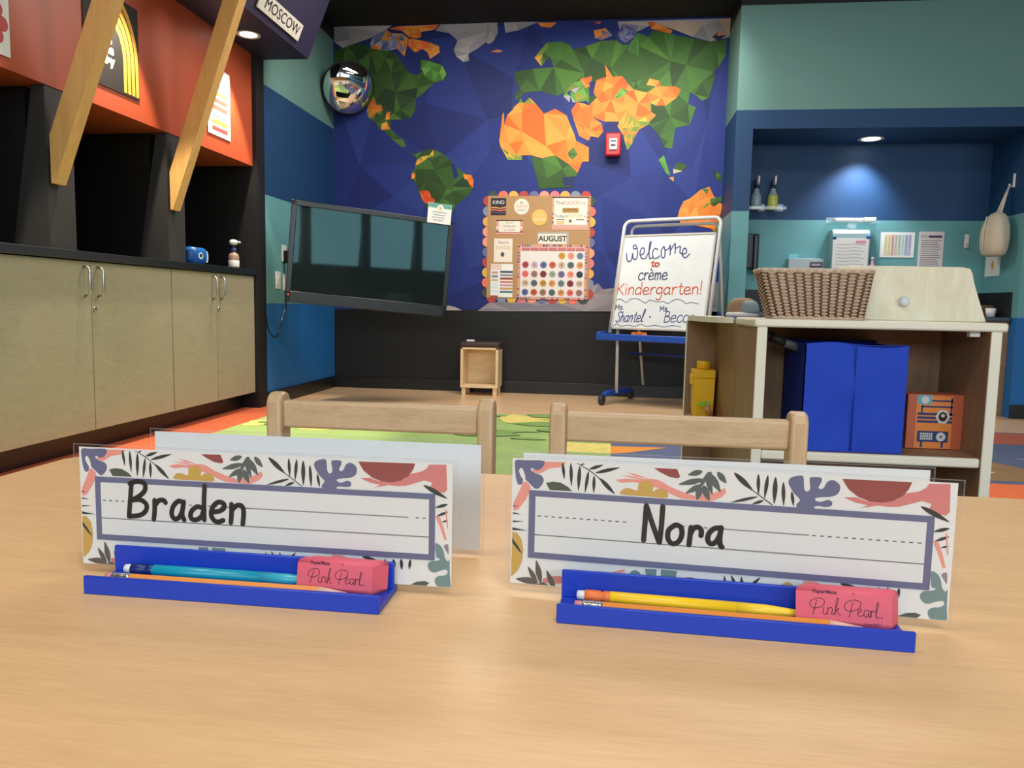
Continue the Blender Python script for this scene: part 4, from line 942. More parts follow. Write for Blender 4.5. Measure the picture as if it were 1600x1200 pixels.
for r in range(NR):
    f = (r+.5)/NR*.93+.01
    ns = NST*4
    ring = [boff(f, k/ns, .0042*math.cos(PI*(k/4.)+PI*r)) for k in range(ns)]
    b.tube(ring, hb/NR*.50, 6, closed=True)
b.build('weave', bs)
b = MB().mat(WKD)
for k in range(NST*1):
    s_ = (k+.5)/NST; b.tube([boff(f, s_, 0) for f in (.0, .33, .66, .97)], .0042, 6)
b.build('stakes', bs)
b = MB().mat(WK); nb = NST*3
b.tube([boff(.965, k/nb, .003*math.sin(k*PI*2/3)) for k in range(nb)], .0055, 6, closed=True); b.tube([boff(.99, k/nb, .003*math.cos(k*PI*2/3)) for k in range(nb)], .0045, 6, closed=True); b.tube([boff(.01, k/nb, .002*math.sin(k*PI*2/3)) for k in range(nb)], .005, 6, closed=True); b.build('braided_rim', bs)
b = MB().mat(WKD); b.prism([V((*bper(.02, s_), .004)) for s_ in [k/40 for k in range(40)]], (0, 0, .004)); b.build('base', bs)

# blue fabric bin
YBn = YS+.03
q0, q1 = at(1250, 700, 1, YBn).x, at(1407, 700, 1, YBn).x; hbn = at(1407, 541, 1, YBn).z-zsf
bn = thing('storage_bin', 'bright blue fabric storage bin on the middle shelf of the birch unit', 'storage bin', (q0, YBn, zsf+.001))
W = q1-q0; D = sd-.06
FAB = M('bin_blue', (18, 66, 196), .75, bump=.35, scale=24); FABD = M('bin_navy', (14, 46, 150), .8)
b = MB().mat(FAB)
nx_, nz_ = 24, 16
def warp(u, v, k): return .0035*math.sin(u*9+v*6+k)+.003*math.sin(u*5-v*11+2*k)*(1-v*.5)
g = [[b.bm.verts.new((W*i/nx_, -.0095-warp(i/nx_, j/nz_, 0)*math.sin(PI*i/nx_), hbn*j/nz_+(.006*math.sin(PI*i/nx_*2) if j == nz_ else 0))) for j in range(nz_+1)] for i in range(nx_+1)]
for i in range(nx_):
    for j in range(nz_): b._f([g[i][j], g[i+1][j], g[i+1][j+1], g[i][j+1]], True)
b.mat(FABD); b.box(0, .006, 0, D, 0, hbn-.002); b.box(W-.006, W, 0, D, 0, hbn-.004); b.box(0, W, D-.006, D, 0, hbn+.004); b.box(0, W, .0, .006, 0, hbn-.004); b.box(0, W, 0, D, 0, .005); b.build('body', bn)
b = MB().mat(M('bin_seam', (12, 50, 160), .8)); b.tube([(W*.49, -.013, .005), (W*.49, -.0135, hbn*.5), (W*.488, -.013, hbn-.003)], .0016, 6); b.tube([(.002, -.006, .004), (.002, -.006, hbn)], .0018, 6); b.tube([(.0, -.005, hbn), (W*.3, -.006, hbn+.004), (W*.6, -.006, hbn-.002), (W, -.005, hbn)], .002, 6); b.build('piping', bn)
pa = at(1240, 541, 1, YBn+.10); pb = at(1196, 524, 1, YBn+.10)
rl = thing('grey_roll', 'dark grey rolled toy poking out of the blue storage bin', 'toy', pa)
# reaches down into the bin
dv = (pb-pa).normalized()
b = MB().mat(M('roll_grey', (84, 88, 86), .6)); b.tube([V((.03, 0, -.012)), V((0, 0, 0)), dv*.045, dv*.09], [.010, .012, .013, .011], 12); b.mat(M('roll_black', (30, 30, 30), .6)); b.tube([dv*.03+V((.004, -.004, .0)), dv*.075+V((.004, -.004, .0))], .0125, 12); b.build('roll', rl)

# orange robot box
YO = YS+.12
o0, o1 = at(1414, 695, 1, YO).x, at(1502, 697, 1, YO).x; ho = at(1460, 617, 1, YO).z-zsf
ob = thing('toy_box', 'orange cardboard toy box with blue pictures on the right of the shelf', 'box', (o0, YO, zsf+.001))
W = o1-o0
b = MB().mat(M('box_rust', (190, 96, 66), .5)); b.box(0, W, 0, .07, 0, ho, .001, 1); b.build('carton', ob)
fr = Fr((0, 0, 0), (1, 0, 0), (0, 0, 1), (0, -1, 0)); NVY = M('box_navy', (36, 56, 108), .5)
b = MB().mat(M('box_orange', (226, 134, 62), .5)); b.rect(fr, W*.15, 0.002, W*.8, ho-.004, .0008)
b.mat(NVY)
for z in (.87, .76): b.rect(fr, W*.25, ho*z, W*.8, ho*(z+.03), .0012)
for z in (.62, .55, .48): b.rect(fr, W*.18, ho*z, W*.8, ho*(z+.045), .0012)
b.rect(fr, W*.24, ho*.66, W*.27, ho*.8, .0012); b.rect(fr, W*.76, ho*.62, W*.79, ho*.95, .0012)
b.rect(fr, W*.2, ho*.13, W*.75, ho*.33, .0012); b.rect(fr, W*.26, ho*.03, W*.3, ho*.14, .0012); b.rect(fr, W*.63, ho*.03, W*.67, ho*.14, .0012)
b.mat(M('box_white', (206, 206, 206), .5))
for i in range(6):
    for j in range(3): b.rect(fr, W*(.25+.038*i), ho*(.17+.045*j), W*(.28+.038*i), ho*(.205+.045*j), .0016)
b.disc(fr, W*.62, ho*.23, W*.085, .0016); b.poly(fr, ellipse(W*.63, ho*.6, W*.13, ho*.14, 6), .0016); b.mat(M('box_cyan', (96, 176, 190), .5)); b.rect(fr, W*.17, ho*.82, W*.42, ho*.985, .0014); b.mat(M('box_white', (206, 206, 206), .5)); b.poly(fr, ellipse(W*.3, ho*.9, W*.07, ho*.07, 12), .0018); b.mat(INK); b.disc(fr, W*.62, ho*.23, W*.02, .002); b.poly(fr, ellipse(W*.63, ho*.6, W*.08, ho*.09, 8), .002); b.mat(M('box_cream', (206, 196, 160), .5)); b.disc(fr, W*.63, ho*.62, W*.035, .0024)
b.build('printed_front', ob)

# corner shelf behind/left of the unit
YC0, YC1 = YS+sd+.012, 2.84
xc = xl+.004; xo = at(1072, 560, 1, YC1).x
cs_ = thing('corner_shelf', 'brown quarter-round corner shelf left of the birch unit, holding a yellow toy', 'corner shelf', (xc, YC1, .0062))
rx_, ry_ = xc-xo, .40
PLB = wood('corner_brown', (158, 122, 88), (138, 104, 74), (6, 6, 1), 4, .5)
def quarter(z, th, m, nm, f=1.):
    b = MB().mat(m); b.prism([(0, 0, z)]+[(-rx_*f*math.cos(a), -ry_*f*math.sin(a), z) for a in [PI/2*k/14 for k in range(15)]], (0, 0, th)); return b.build(nm, cs_)
zc = zt-.002-.0062
quarter(zc-.018, .018, EDG, 'top')
for z in (.03, at(1100, 652, 1, 2.7).z-.018-.0062): quarter(z, .018, PLB, 'shelf_board', .96)
b = MB().mat(PLB); b.box(-rx_, 0, 0, .018, 0, zc-.018); b.mat(EDG); b.box(-rx_-.003, -rx_, -.001, .018, 0, zc-.018); b.build('back_panel', cs_)
b = MB().mat(PLB); b.box(0, .018, YC0-YC1+.0, .018, 0, zc-.004, .004); b.build('side_panel', cs_)
zsh = at(1100, 652, 1, 2.7).z
# yellow container
xa, xb = at(1083, 600, 1, 2.70).x, at(1119, 600, 1, 2.70).x
yk = thing('toy_bucket', 'bright yellow block-shaped toy bucket with lid inside the corner shelf', 'bucket', ((xa+xb)/2, 2.755, zsh+.001))
w2 = (xb-xa)/2; hk_ = at(1098, 567, 1, 2.70).z-zsh
YELM = M('toy_yellow', (240, 186, 20), .4)
b = MB().mat(YELM); d_ = .042
vs = [b.bm.verts.new((sx*w2*k, sy*d_*k, z)) for z, k in ((0, .86), (hk_*.70, .95)) for sx, sy in ((-1, -1), (1, -1), (1, 1), (-1, 1))]
b._f(vs[:4][::-1]); b._f(vs[4:]); [b._f([vs[i], vs[(i+1) % 4], vs[4+(i+1) % 4], vs[4+i]]) for i in range(4)]; b.build('body', yk)
b = MB().mat(YELM); b.box(-w2, w2, -d_, d_, hk_*.70, hk_*.86, .004); b.lathe([(w2*.6, hk_*.85), (w2*.6, hk_), (w2*.55, hk_*1.01), (.001, hk_*1.01)], n=20); b.build('lid', yk)
b = MB().mat(YELM); b.box(-w2-.006, -w2+.004, -.02, .012, hk_*.58, hk_*.76, .002); b.build('latch', yk)
p = at(1106, 634, 1, 2.66)
cr = thing('toy_carrot', 'toy carrot with bright green leaves in front of the yellow bucket', 'toy', (p.x, 2.66, zsh+.001))
b = MB().mat(M('carrot_orange', (212, 142, 96), .5)); b.tube([(.012, 0, .012), (.0, 0, .03), (-.004, 0, p.z-zsh)], [.006, .011, .012], 12); b.build('root', cr)
b = MB().mat(M('leaf_green', (134, 200, 50), .5))
for a in range(7):
    an = -.9+a*.35+PI/2+.5; L_ = .034; o = V((-.004, -.004*(a % 3), p.z-zsh-.002)); b.prism([o, o+V((L_*.5*math.cos(an)-.004, 0, L_*.35*abs(math.sin(an))+.006)), o+V((L_*math.cos(an), 0, L_*.5*abs(math.sin(an)))), o+V((L_*.5*math.cos(an)+.004, 0, L_*.3*abs(math.sin(an))-.004))], (0, .004, 0))
b.build('leaves', cr)
# bundle on top of the corner shelf
p0_, p1_ = at(1141, 490, 1, 2.62), at(1192, 470, 1, 2.62)
bu = thing('cloth_bundle', 'brown and grey soft bundle left of the wicker basket', 'bundle', ((p0_.x+p1_.x)/2, 2.70, zc+.0067))
w2 = (p1_.x-p0_.x)/2; hz = at(1160, 465, 1, 2.62).z-zc-.0062
b = MB().mat(M('bundle_tan', (150, 122, 96), .8, bump=.3)); rings = []
for i in range(9):
    a = PI/2*i/8; rings.append((max(.001, w2*math.cos(a)**.55), hz*(.22+.78*math.sin(a))))
b.lathe([(w2*.9, hz*.12)]+rings, n=28, sy=.7); b.build('tan_body', bu)
b = MB().mat(M('bundle_grey', (132, 150, 156), .7)); b.lathe([(w2*.7, hz*.2)]+[(max(.001, w2*.7*math.cos(PI/2*i/8)**.5), hz*(.2+.66*math.sin(PI/2*i/8))) for i in range(9)], (w2*.35, -.018, 0), n=24, sy=.75); b.build('grey_flap', bu)
b = MB().mat(PAPER); b.lathe([(w2*1.0, 0), (w2*1.08, hz*.1), (w2*1.02, hz*.2), (w2*.6, hz*.26)], (-w2*.02, -.01, 0), n=24, sy=.7); b.build('white_cloth', bu)

# ================================================================== FLOOR RUG
rg = thing('map_rug', 'large floor rug with green, blue and orange map print behind the chairs', 'rug', (0, 3.3, 0))
b = MB().mat(M('rug_green', (150, 180, 108), .9, var=.22, scale=5.)); b.box(-2.055, 0.02, 1.45-3.3, 4.87-3.3, .0, .005)
b.mat(M('rug_blue', (92, 104, 138), .9, var=.12, scale=6)); b.box(0.02, 2.9, 1.45-3.3, 4.87-3.3, 0, .005)
fr = Fr((0, -3.3, .0), (1, 0, 0), (0, 1, 0), (0, 0, 1))
RY = M('rug_yellow', (222, 208, 118), .9, var=.3, scale=18.); RO = M('rug_orange', (232, 150, 60), .9); RR = M('rug_red', (178, 98, 78), .9, var=.2); RB = M('rug_brown', (150, 118, 84), .9, var=.15); RDG = M('rug_moss', (122, 158, 88), .9, var=.3, scale=9)
b.mat(RY)
for k in range(26):
    x = -2.0+2.0*random.random(); y = 4.80-.36*random.random(); r = .04+.09*random.random(); b.poly(fr, smooth([(x+r*q*math.cos(a), y+r*.8*q2*math.sin(a)) for a, q, q2 in [(2*PI*i/7, random.uniform(.6, 1.3), random.uniform(.6, 1.3)) for i in range(7)]], 3), .0055+.0001*k)
for k in range(12):
    x = -2.0+.5*random.random(); y = 3.9+.5*random.random(); r = .04+.06*random.random(); b.poly(fr, smooth([(x+r*math.cos(a)*q, y+r*math.sin(a)*q) for a, q in [(2*PI*i/7, random.uniform(.5, 1.3)) for i in range(7)]], 3), .0055+.0001*k)
b.rect(fr, -.25, 3.66, .02, 3.92, .0056)
b.mat(RDG)
for k in range(24):
    x = -1.95+1.9*random.random(); y = 4.84-.9*random.random(); r = .05+.12*random.random(); b.poly(fr, smooth([(x+r*1.4*math.cos(a)*q, y+r*.6*math.sin(a)*q) for a, q in [(2*PI*i/7, random.uniform(.5, 1.3)) for i in range(7)]], 3), .0085+.0001*k)
b.mat(RO); b.poly(fr, [(.02, 3.86), (.30, 3.88), (.1, 3.70), (.02, 3.66)], .0056)
b.mat(RR); b.rect(fr, 1.2, 4.42, 2.9, 4.84, .0056)
b.mat(RB); b.poly(fr, [(1.5, 4.1), (1.76, 3.98), (2.05, 3.42), (1.5, 3.42)], .0056)
b.mat(M('rug_flame', (240, 120, 70), .9)); b.rect(fr, 1.2, 2.9, 2.9, 3.36, .0056)
b.mat(PAPER); b.poly(fr, [(1.62, 3.66), (1.72, 3.60), (1.6, 3.56)], .006); b.poly(fr, [(1.97, 3.98), (2.2, 3.90), (2.2, 3.94)], .006)
b.build('pile', rg)

# ================================================================== CHAIRS
CW = wood('chair_beech', (208, 182, 148), (186, 156, 120), (2, 14, 14), 5, .38, .45, .45)
CWP = wood('chair_beech_post', (206, 178, 142), (186, 156, 120), (14, 14, 2), 5, .38, .45, .45)
def chair(p, lab, sc=1.):
    t = thing('child_chair', lab, 'chair', p, group='small wooden chairs at the table')
    h = .1555*sc; zt_ = .568
    for s_ in (-1, 1):
        x = s_*h; b = MB().mat(CWP)
        pts = [(x-.0115, .004, 0), (x-.0115, .040, 0), (x-.0115, .040, zt_-.012), (x-.0115, .034, zt_-.003), (x-.0115, .026, zt_), (x-.0115, .016, zt_), (x-.0115, .007, zt_-.004), (x-.0115, .002, zt_-.014)]
        b.prism(pts, (.023, 0, 0), .005, 3); b.build('back_post', t)
    b = MB().mat(CW); b.box(-h+.010, h-.010, .010, .030, .5165, .5565, .0045, 3); b.build('back_rail', t)
    b = MB().mat(CW); b.box(-h+.010, h-.010, .012, .028, .38, .42, .004, 3); b.build('back_rail', t)
    b = MB().mat(CW); b.box(-h-.012, h+.012, -.29, .002, .275, .293, .006, 3); b.build('seat', t)
    for s_ in (-1, 1):
        b = MB().mat(CWP); x = s_*(h-.002); b.box(x-.014, x+.014, -.27, -.242, 0, .276, .004, 2); b.build('front_leg', t)
    for s_ in (-1, 1):
        b = MB().mat(CW); x = s_*(h-.002); b.box(x-.007, x+.007, -.242, .004, .12, .145, .003); b.build('stretcher', t)
    return t
chair((-.3255, 1.048, 0), 'light wooden child chair behind the Braden name plate')
chair((.0915, 1.03, 0), 'light wooden child chair behind the Nora name plate', 1.02)

# ================================================================== TABLE
tb = thing('classroom_table', 'maple-topped low classroom table in the foreground', 'table', (0, .54, 0))
TW = wood('maple_laminate', (232, 194, 146), (218, 178, 130), (2.2, 26, 10), 2.6, .44, .4, .55)
tx0_, tx1_, ty0_, ty1_ = -.685, .76, .13-.54, .9135-.54
b = MB().mat(TW); r = .03
pts = []
for cx_, cy_, a0 in ((tx1_-r, ty1_-r, 0), (tx0_+r, ty1_-r, PI/2), (tx0_+r, ty0_+r, PI), (tx1_-r, ty0_+r, 3*PI/2)):
    pts += [(cx_+r*math.cos(a0+PI/2*k/6), cy_+r*math.sin(a0+PI/2*k/6), TZ-.028) for k in range(7)]
b.prism(pts, (0, 0, .028), .0025, 2); b.build('tabletop', tb)
STL = M('leg_grey', (120, 122, 124), .35, metal=.8)
for x in (tx0_+.07, tx1_-.07):
    for y in (ty0_+.07, ty1_-.07):
        b = MB().mat(STL); b.tube([(x, y, .012), (x, y, TZ-.028)], .016, 14); g_ = b.build('leg', tb)
        b = MB().mat(BLACK); b.lathe([(.02, 0), (.02, .014), (.016, .018)], (x, y, 0), 14); b.build('foot_cap', g_)

# ================================================================== NAME PLATES
PLYL0 = .5002
Lbl, Lbr = V((-.3878, .5162, PLYL0)), V((-.1056, .5155, PLYL0))
Rbl, Rbr = V((-.0660, .5333, PLYL0)), V((.2238, .5148, PLYL0))
rn = (Rbr-Rbl).cross(V((0, 0, 1))).normalized(); ru = (Rbr-Rbl).normalized()
RWD = (Rbr-Rbl).length
def tr(cr, pts):
    out = []
    for x, y in pts:
        if cr == 1: px, py = 790+x/5., 700+y/5.
        elif cr == 2: px, py = 1020+x/5., 700+y/5.
        elif cr == 3: px, py = 1250+x/4.6154, 720+y/4.6154
        else: px, py = x, y
        q = onplane(px, py, Rbl, rn)-Rbl
        out.append((q.dot(ru)/RWD, q.z/RWD))       # in plate widths
    return out
PH = .0925/.2904                                # paper height in plate widths
def leafp(a, c, w):
    a, c = V(a), V(c); d = c-a; q = V((-d.y, d.x)).normalized()*w/2
    return [tuple(a), tuple(a+d*.2+q*.75), tuple(a+d*.5+q), tuple(a+d*.8+q*.55), tuple(c), tuple(a+d*.8-q*.55), tuple(a+d*.5-q), tuple(a+d*.2-q*.75)]
ART = []
def art(m, cr, pts, sm=True): ART.append((m, tr(cr, smooth(pts, 4) if sm else pts)))
def leaves(m, cr, ls):
    for a, c, w in ls: ART.append((m, tr(cr, smooth(leafp(a, c, w), 3))))
a_sl = M('art_slate', (100, 104, 140), .6); a_pk = M('art_pink', (236, 152, 140), .6); a_bk = M('art_black', (36, 42, 44), .6); a_gn = M('art_green', (70, 82, 70), .6)
a_ye = M('art_mustard', (204, 164, 78), .6); a_mr = M('art_maroon', (150, 68, 66), .6); a_fg = M('art_ferngrey', (84, 94, 92), .6); a_tl = M('art_teal', (112, 140, 142), .6); a_br = M('art_umber', (88, 82, 76), .6); a_rs = M('art_rose', (214, 126, 124), .6)
art(a_pk, 1, [(300, 105), (470, 112), (465, 125), (430, 150), (340, 160), (270, 200), (215, 190), (205, 170), (280, 165), (300, 140)], False)
art(a_pk, 1, [(140, 265), (165, 262), (195, 300), (195, 325), (160, 400), (100, 480), (62, 490), (60, 430), (100, 350)], False)
art(a_sl, 1, [(78, 97), (160, 96), (290, 99), (302, 130), (275, 165), (235, 172), (205, 155), (200, 175), (230, 195), (280, 215), (298, 255), (270, 305), (235, 318), (200, 290), (165, 255), (140, 240), (130, 280), (100, 285), (82, 240), (76, 180)])
art(PAPER, 1, [(105, 175), (125, 155), (145, 190), (155, 235), (150, 260), (120, 220)])
leaves(a_bk, 1, [((445, 112), (460, 245), 24), ((510, 117), (515, 300), 26), ((580, 140), (568, 335), 30), ((648, 180), (620, 350), 26), ((692, 215), (688, 353), 26), ((735, 235), (855, 362), 34), ((655, 165), (765, 132), 26), ((700, 195), (895, 152), 28), ((585, 132), (620, 122), 12)])
art(a_bk, 1, [(552, 117), (560, 117), (650, 166), (722, 222), (770, 272), (762, 276), (712, 222), (640, 170)], False)
art(a_gn, 1, [(315, 272), (370, 262), (430, 270), (490, 305), (520, 338), (345, 328), (330, 300)], False)
art(a_pk, 1, [(858, 248), (940, 238), (1030, 245), (1150, 240), (1210, 256), (1280, 300), (1400, 350), (1480, 372), (1630, 350), (1712, 312), (1725, 345), (1690, 385), (1600, 418), (1370, 395), (1270, 350), (1180, 310), (1080, 280), (1000, 265), (900, 272)], False)
art(a_pk, 1, [(895, 212), (1000, 222), (1100, 250), (990, 234)], False); art(a_pk, 1, [(950, 190), (1030, 208), (1120, 242), (1020, 224)], False)
art(a_ye, 1, [(905, 362), (915, 325), (955, 312), (1000, 325), (1030, 332), (1040, 280), (1080, 255), (1130, 260), (1155, 300), (1148, 340), (1190, 320), (1250, 330), (1262, 388), (1100, 378)])
art(a_mr, 2, [(10, 156), (190, 164), (215, 225), (195, 238), (130, 225), (60, 190)], False)
leaves(a_fg, 2, [((390, 182), (275, 210), 44), ((400, 245), (200, 285), 46), ((385, 285), (255, 355), 44), ((375, 290), (345, 408), 54), ((395, 290), (440, 412), 54), ((420, 215), (465, 365), 44), ((440, 195), (530, 345), 56), ((505, 187), (575, 275), 48)])
art(a_fg, 2, [(430, 186), (465, 188), (440, 230), (400, 280), (375, 310), (370, 270), (400, 225)], False)
leaves(a_bk, 2, [((635, 192), (785, 335), 42), ((825, 202), (825, 365), 28), ((900, 212), (872, 395), 30), ((960, 225), (948, 440), 38), ((1020, 265), (1022, 452), 30), ((1085, 340), (1100, 455), 26), ((820, 380), (605, 426), 24), ((865, 410), (775, 438), 24)])
art(a_bk, 2, [(775, 330), (785, 330), (940, 444), (925, 444)], False)
art(a_sl, 0, [(1232, 754), (1235, 747), (1244, 743.8), (1255, 744.6), (1256.5, 763), (1261, 768), (1266, 763), (1265, 748), (1269.5, 745.4), (1282.5, 746.2), (1283.6, 752.5), (1279, 761), (1282.5, 764.4), (1288, 761), (1292, 753.6), (1301, 750), (1310.7, 755.7), (1312.8, 763.3), (1308.5, 772), (1297.7, 776), (1282.5, 776.8), (1274, 778.5), (1275, 782.4), (1282.5, 784), (1293, 781), (1300, 784), (1298.8, 790.4), (1289, 792), (1278, 790.4), (1271.7, 792.6), (1273, 797), (1250, 796), (1244, 789), (1250, 781), (1242, 772), (1237, 765)])
art(a_rs, 3, [(320, 262), (400, 262), (480, 290), (600, 300), (700, 280), (760, 235), (850, 222), (870, 215), (910, 195), (930, 165), (1086, 168), (1080, 370), (1050, 395), (980, 380), (930, 350), (950, 310), (880, 290), (820, 305), (720, 330), (640, 332), (560, 322), (430, 342), (490, 320), (400, 300), (330, 270)], False)
art(a_mr, 3, [(305, 130), (810, 154), (785, 205), (740, 255), (670, 290), (590, 302), (500, 292), (420, 260), (350, 205)], False)
leaves(a_bk, 3, [((870, 328), (1078, 442), 38), ((1078, 487), (960, 512), 26), ((1076, 547), (970, 580), 22), ((1073, 614), (1015, 628), 14)])
art(a_pk, 3, [(960, 580), (1000, 585), (1030, 680), (1050, 770), (1030, 775), (1000, 680)], False); art(a_pk, 3, [(1050, 520), (1062, 525), (1070, 680), (1060, 680)], False)
art(a_tl, 3, [(945, 800), (990, 815), (1015, 860), (1025, 915), (1050, 945), (1064, 930), (1058, 1050), (1056, 1162), (1000, 1165), (940, 1140), (920, 1090), (950, 1060), (1010, 1055), (1040, 1035), (1030, 1010), (980, 1015), (920, 1030), (880, 1010), (865, 970), (890, 940), (940, 937), (975, 930), (970, 915), (948, 905)])
art(M('art_mauve', (146, 130, 140), .6), 3, [(1020, 820), (1058, 808), (1058, 885), (1040, 860)])
leaves(a_bk, 3, [((290, 885), (430, 925), 28), ((565, 912), (570, 985), 30), ((632, 912), (635, 1000), 30), ((715, 918), (700, 1000), 26), ((490, 908), (494, 965), 16)])
art(a_pk, 3, [(20, 862), (110, 868), (190, 905), (330, 930), (420, 935), (430, 950), (100, 915), (40, 900)], False)
art(a_gn, 3, [(700, 1140), (760, 1098), (830, 1095), (872, 1110), (840, 1150), (790, 1160)], False)
art(a_ye, 2, [(1000, 1110), (1005, 1070), (1050, 1045), (1090, 1065), (1110, 1110), (1060, 1140)]); art(a_ye, 2, [(1130, 1120), (1160, 1080), (1200, 1075), (1240, 1100), (1210, 1140)])
art(a_tl, 1, [(960, 1020), (975, 970), (1010, 953), (1045, 970), (1062, 1010), (1062, 1040), (1010, 1050)])
art(a_tl, 1, [(1088, 942), (1180, 946), (1176, 1000), (1195, 1015), (1212, 1000), (1215, 948), (1340, 960), (1330, 1010), (1280, 1045), (1190, 1050), (1120, 1020), (1095, 980)], False)
art(a_mr, 2, [(205, 1025), (250, 1012), (310, 1012), (370, 1035), (410, 1060), (380, 1075), (260, 1060)])
leaves(a_bk, 2, [((505, 1085), (503, 1035), 10), ((565, 1088), (560, 995), 20), ((655, 1095), (612, 992), 24), ((702, 1100), (690, 1002), 26), ((745, 1098), (840, 1010), 28)])
art(a_rs, 1, [(290, 1020), (370, 1000), (430, 1000), (470, 1040), (420, 1060), (290, 1050)], False); art(a_mr, 1, [(620, 988), (700, 970), (760, 975), (830, 1000), (760, 1020), (660, 1015)]); art(a_pk, 1, [(800, 985), (860, 960), (930, 945), (935, 962), (850, 990)], False)
leaves(a_br, 1, [((385, 1108), (320, 955), 44), ((275, 1050), (240, 875), 46), ((245, 1050), (175, 925), 38), ((255, 1045), (80, 1020), 50), ((285, 1062), (115, 1092), 34), ((360, 1108), (260, 1040), 34)])
for q in ([(60, 446), (98, 454), (60, 456)], [(60, 500), (125, 518), (58, 513)], [(57, 565), (148, 572), (57, 578)], [(54, 618), (175, 645), (54, 640)]): art(a_bk, 1, q, False)
art(a_ye, 1, [(54, 655), (90, 662), (125, 710), (138, 790), (130, 880), (100, 950), (60, 990), (44, 1000), (46, 880), (52, 760)], False)
art(a_bk, 1, [(52, 700), (95, 760), (135, 830), (100, 800), (52, 738)], False)
FR_O = tr(1, [(190, 325), (170, 858)])+tr(3, [(945, 930), (958, 400)]); FR_I = tr(1, [(235, 378), (225, 812)])+tr(3, [(892, 880), (903, 440)])
def rc_(p):        # tidy rectangle from the traced corners
    return (p[0][0]+p[1][0])/2, (p[1][1]+p[2][1])/2, (p[2][0]+p[3][0])/2, (p[0][1]+p[3][1])/2
FO, FI = rc_(FR_O), rc_(FR_I)
LAMF = film('laminate_film', (236, 240, 244), .03, .012, .12)
def plate(bl, br, lab, letters, dash, solid, wd):
    u = (br-bl).normalized(); n = u.cross(V((0, 0, 1))); Wp = (br-bl).length; H_ = PH*Wp
    rz = math.atan2(u.y, u.x)
    t = thing('name_plate', lab, 'name plate', bl, rz, group='laminated name plates facing the camera')
    fr = Fr((0, 0, 0), (Wp, 0, 0), (0, 0, Wp), (0, -1, 0))
    b = MB().mat(PAPER); b.prism([fr.p(0, .004, 0), fr.p(1, .004, 0), fr.p(1, PH, 0), fr.p(0, PH, 0)], (0, .0004, 0))
    for i, (m, pts) in enumerate(ART):
        b.mat(m); pts = [(min(max(x, .001), .999), min(max(y, .005), PH-.001)) for x, y in pts]; b.poly(fr, pts, .00004+.000004*i)
    w0 = .00050
    b.mat(a_sl); b.rect(fr, *FO, w0); b.mat(M('plate_white', (226, 228, 228), .6, var=.01)); b.rect(fr, *FI, w0+.00008)
    w1 = w0+.00016; x0_, z0_, x1_, z1_ = FI; zd = z0_+(z1_-z0_)*.655; zl = z0_+(z1_-z0_)*.315
    b.mat(SOFTINK); b.rect(fr, x0_, zl-.0012, x1_, zl+.0012, w1)
    x = x0_+.006
    while x < x1_-.008:
        if any(a <= x <= c for a, c in dash): b.rect(fr, x, zd-.0014, x+.0085, zd+.0014, w1)
        x += .0172
    b.mat(M('pencil_grey', (140, 142, 146), .6)); b.rect(fr, solid[0], zd-.0016, solid[1], zd+.0016, w1); b.rect(fr, solid[0], zl-.0018, solid[1], zl+.0018, w1+.00004)
    b.build('printed_card', t)
    b = MB().mat(INK)
    for st in letters: b.stroke(fr, st, wd, w1+.0001, 4)
    b.build('handwritten_name', t)
    m_ = .0036
    for nm, yy in (('laminate_sleeve', -.0012),):
        b = MB().mat(LAMF)
        z00 = -.0*Wp
        b.face([(-m_, yy, z00+.0003), (Wp+m_, yy, z00+.0003), (Wp+m_, yy, H_+m_*.75), (-m_, yy, H_+m_*.75)])
        b.build(nm, t)
    b = MB().mat(film('laminate_edge', (200, 204, 204), .05, .22, .2)); e = .0007
    for q in ((-m_, .0003, -m_+e, H_+m_*.75), (Wp+m_-e, .0003, Wp+m_, H_+m_*.75), (-m_, H_+m_*.75-e, Wp+m_, H_+m_*.75)): b.face([(q[0], -.0013, q[1]), (q[2], -.0013, q[1]), (q[2], -.0013, q[3]), (q[0], -.0013, q[3])])
    b.build('sealed_edge', t)
    return t
lu = (Lbr-Lbl).normalized(); ln = lu.cross(V((0, 0, 1))); LWD = (Lbr-Lbl).length
def trL(pts):
    out = []
    for x, y in pts:
        q = onplane(120+x/4., 680+y/4., Lbl, ln)-Lbl; out.append((q.dot(lu)/LWD, q.z/LWD))
    return out
BRD = [[(345, 300), (338, 400), (330, 505)], [(335, 302), (380, 287), (425, 300), (430, 340), (400, 375), (348, 405)], [(348, 405), (400, 402), (438, 430), (435, 470), (400, 498), (335, 505)], [(490, 405), (490, 470), (485, 525)], [(490, 440), (515, 408), (545, 405), (558, 420)],
       [(668, 420), (640, 410), (608, 440), (596, 490), (615, 522), (643, 512), (663, 470), (670, 422)], [(672, 415), (662, 490), (675, 528)], [(792, 455), (755, 445), (720, 475), (715, 512), (740, 528), (778, 512), (800, 460)], [(802, 315), (798, 420), (800, 528)],
       [(848, 478), (890, 474), (922, 455), (922, 428), (890, 416), (858, 440), (842, 490), (860, 530), (890, 540), (918, 530)], [(970, 430), (970, 490), (966, 545)], [(970, 468), (1005, 437), (1035, 442), (1046, 480), (1040, 555)]]
NOR = [[(-50, 448), (-62, 600), (-72, 718)], [(-50, 448), (0, 600), (48, 732)], [(78, 455), (68, 600), (52, 735)], [(170, 602), (124, 640), (118, 705), (152, 745), (200, 730), (226, 680), (222, 622), (190, 600), (168, 603)], [(298, 618), (290, 690), (282, 755)], [(294, 668), (318, 626), (352, 616), (378, 640), (376, 682)],
       [(528, 622), (482, 626), (442, 660), (428, 712), (450, 745), (488, 735), (522, 680), (532, 628)], [(534, 620), (522, 700), (526, 755), (540, 772)]]
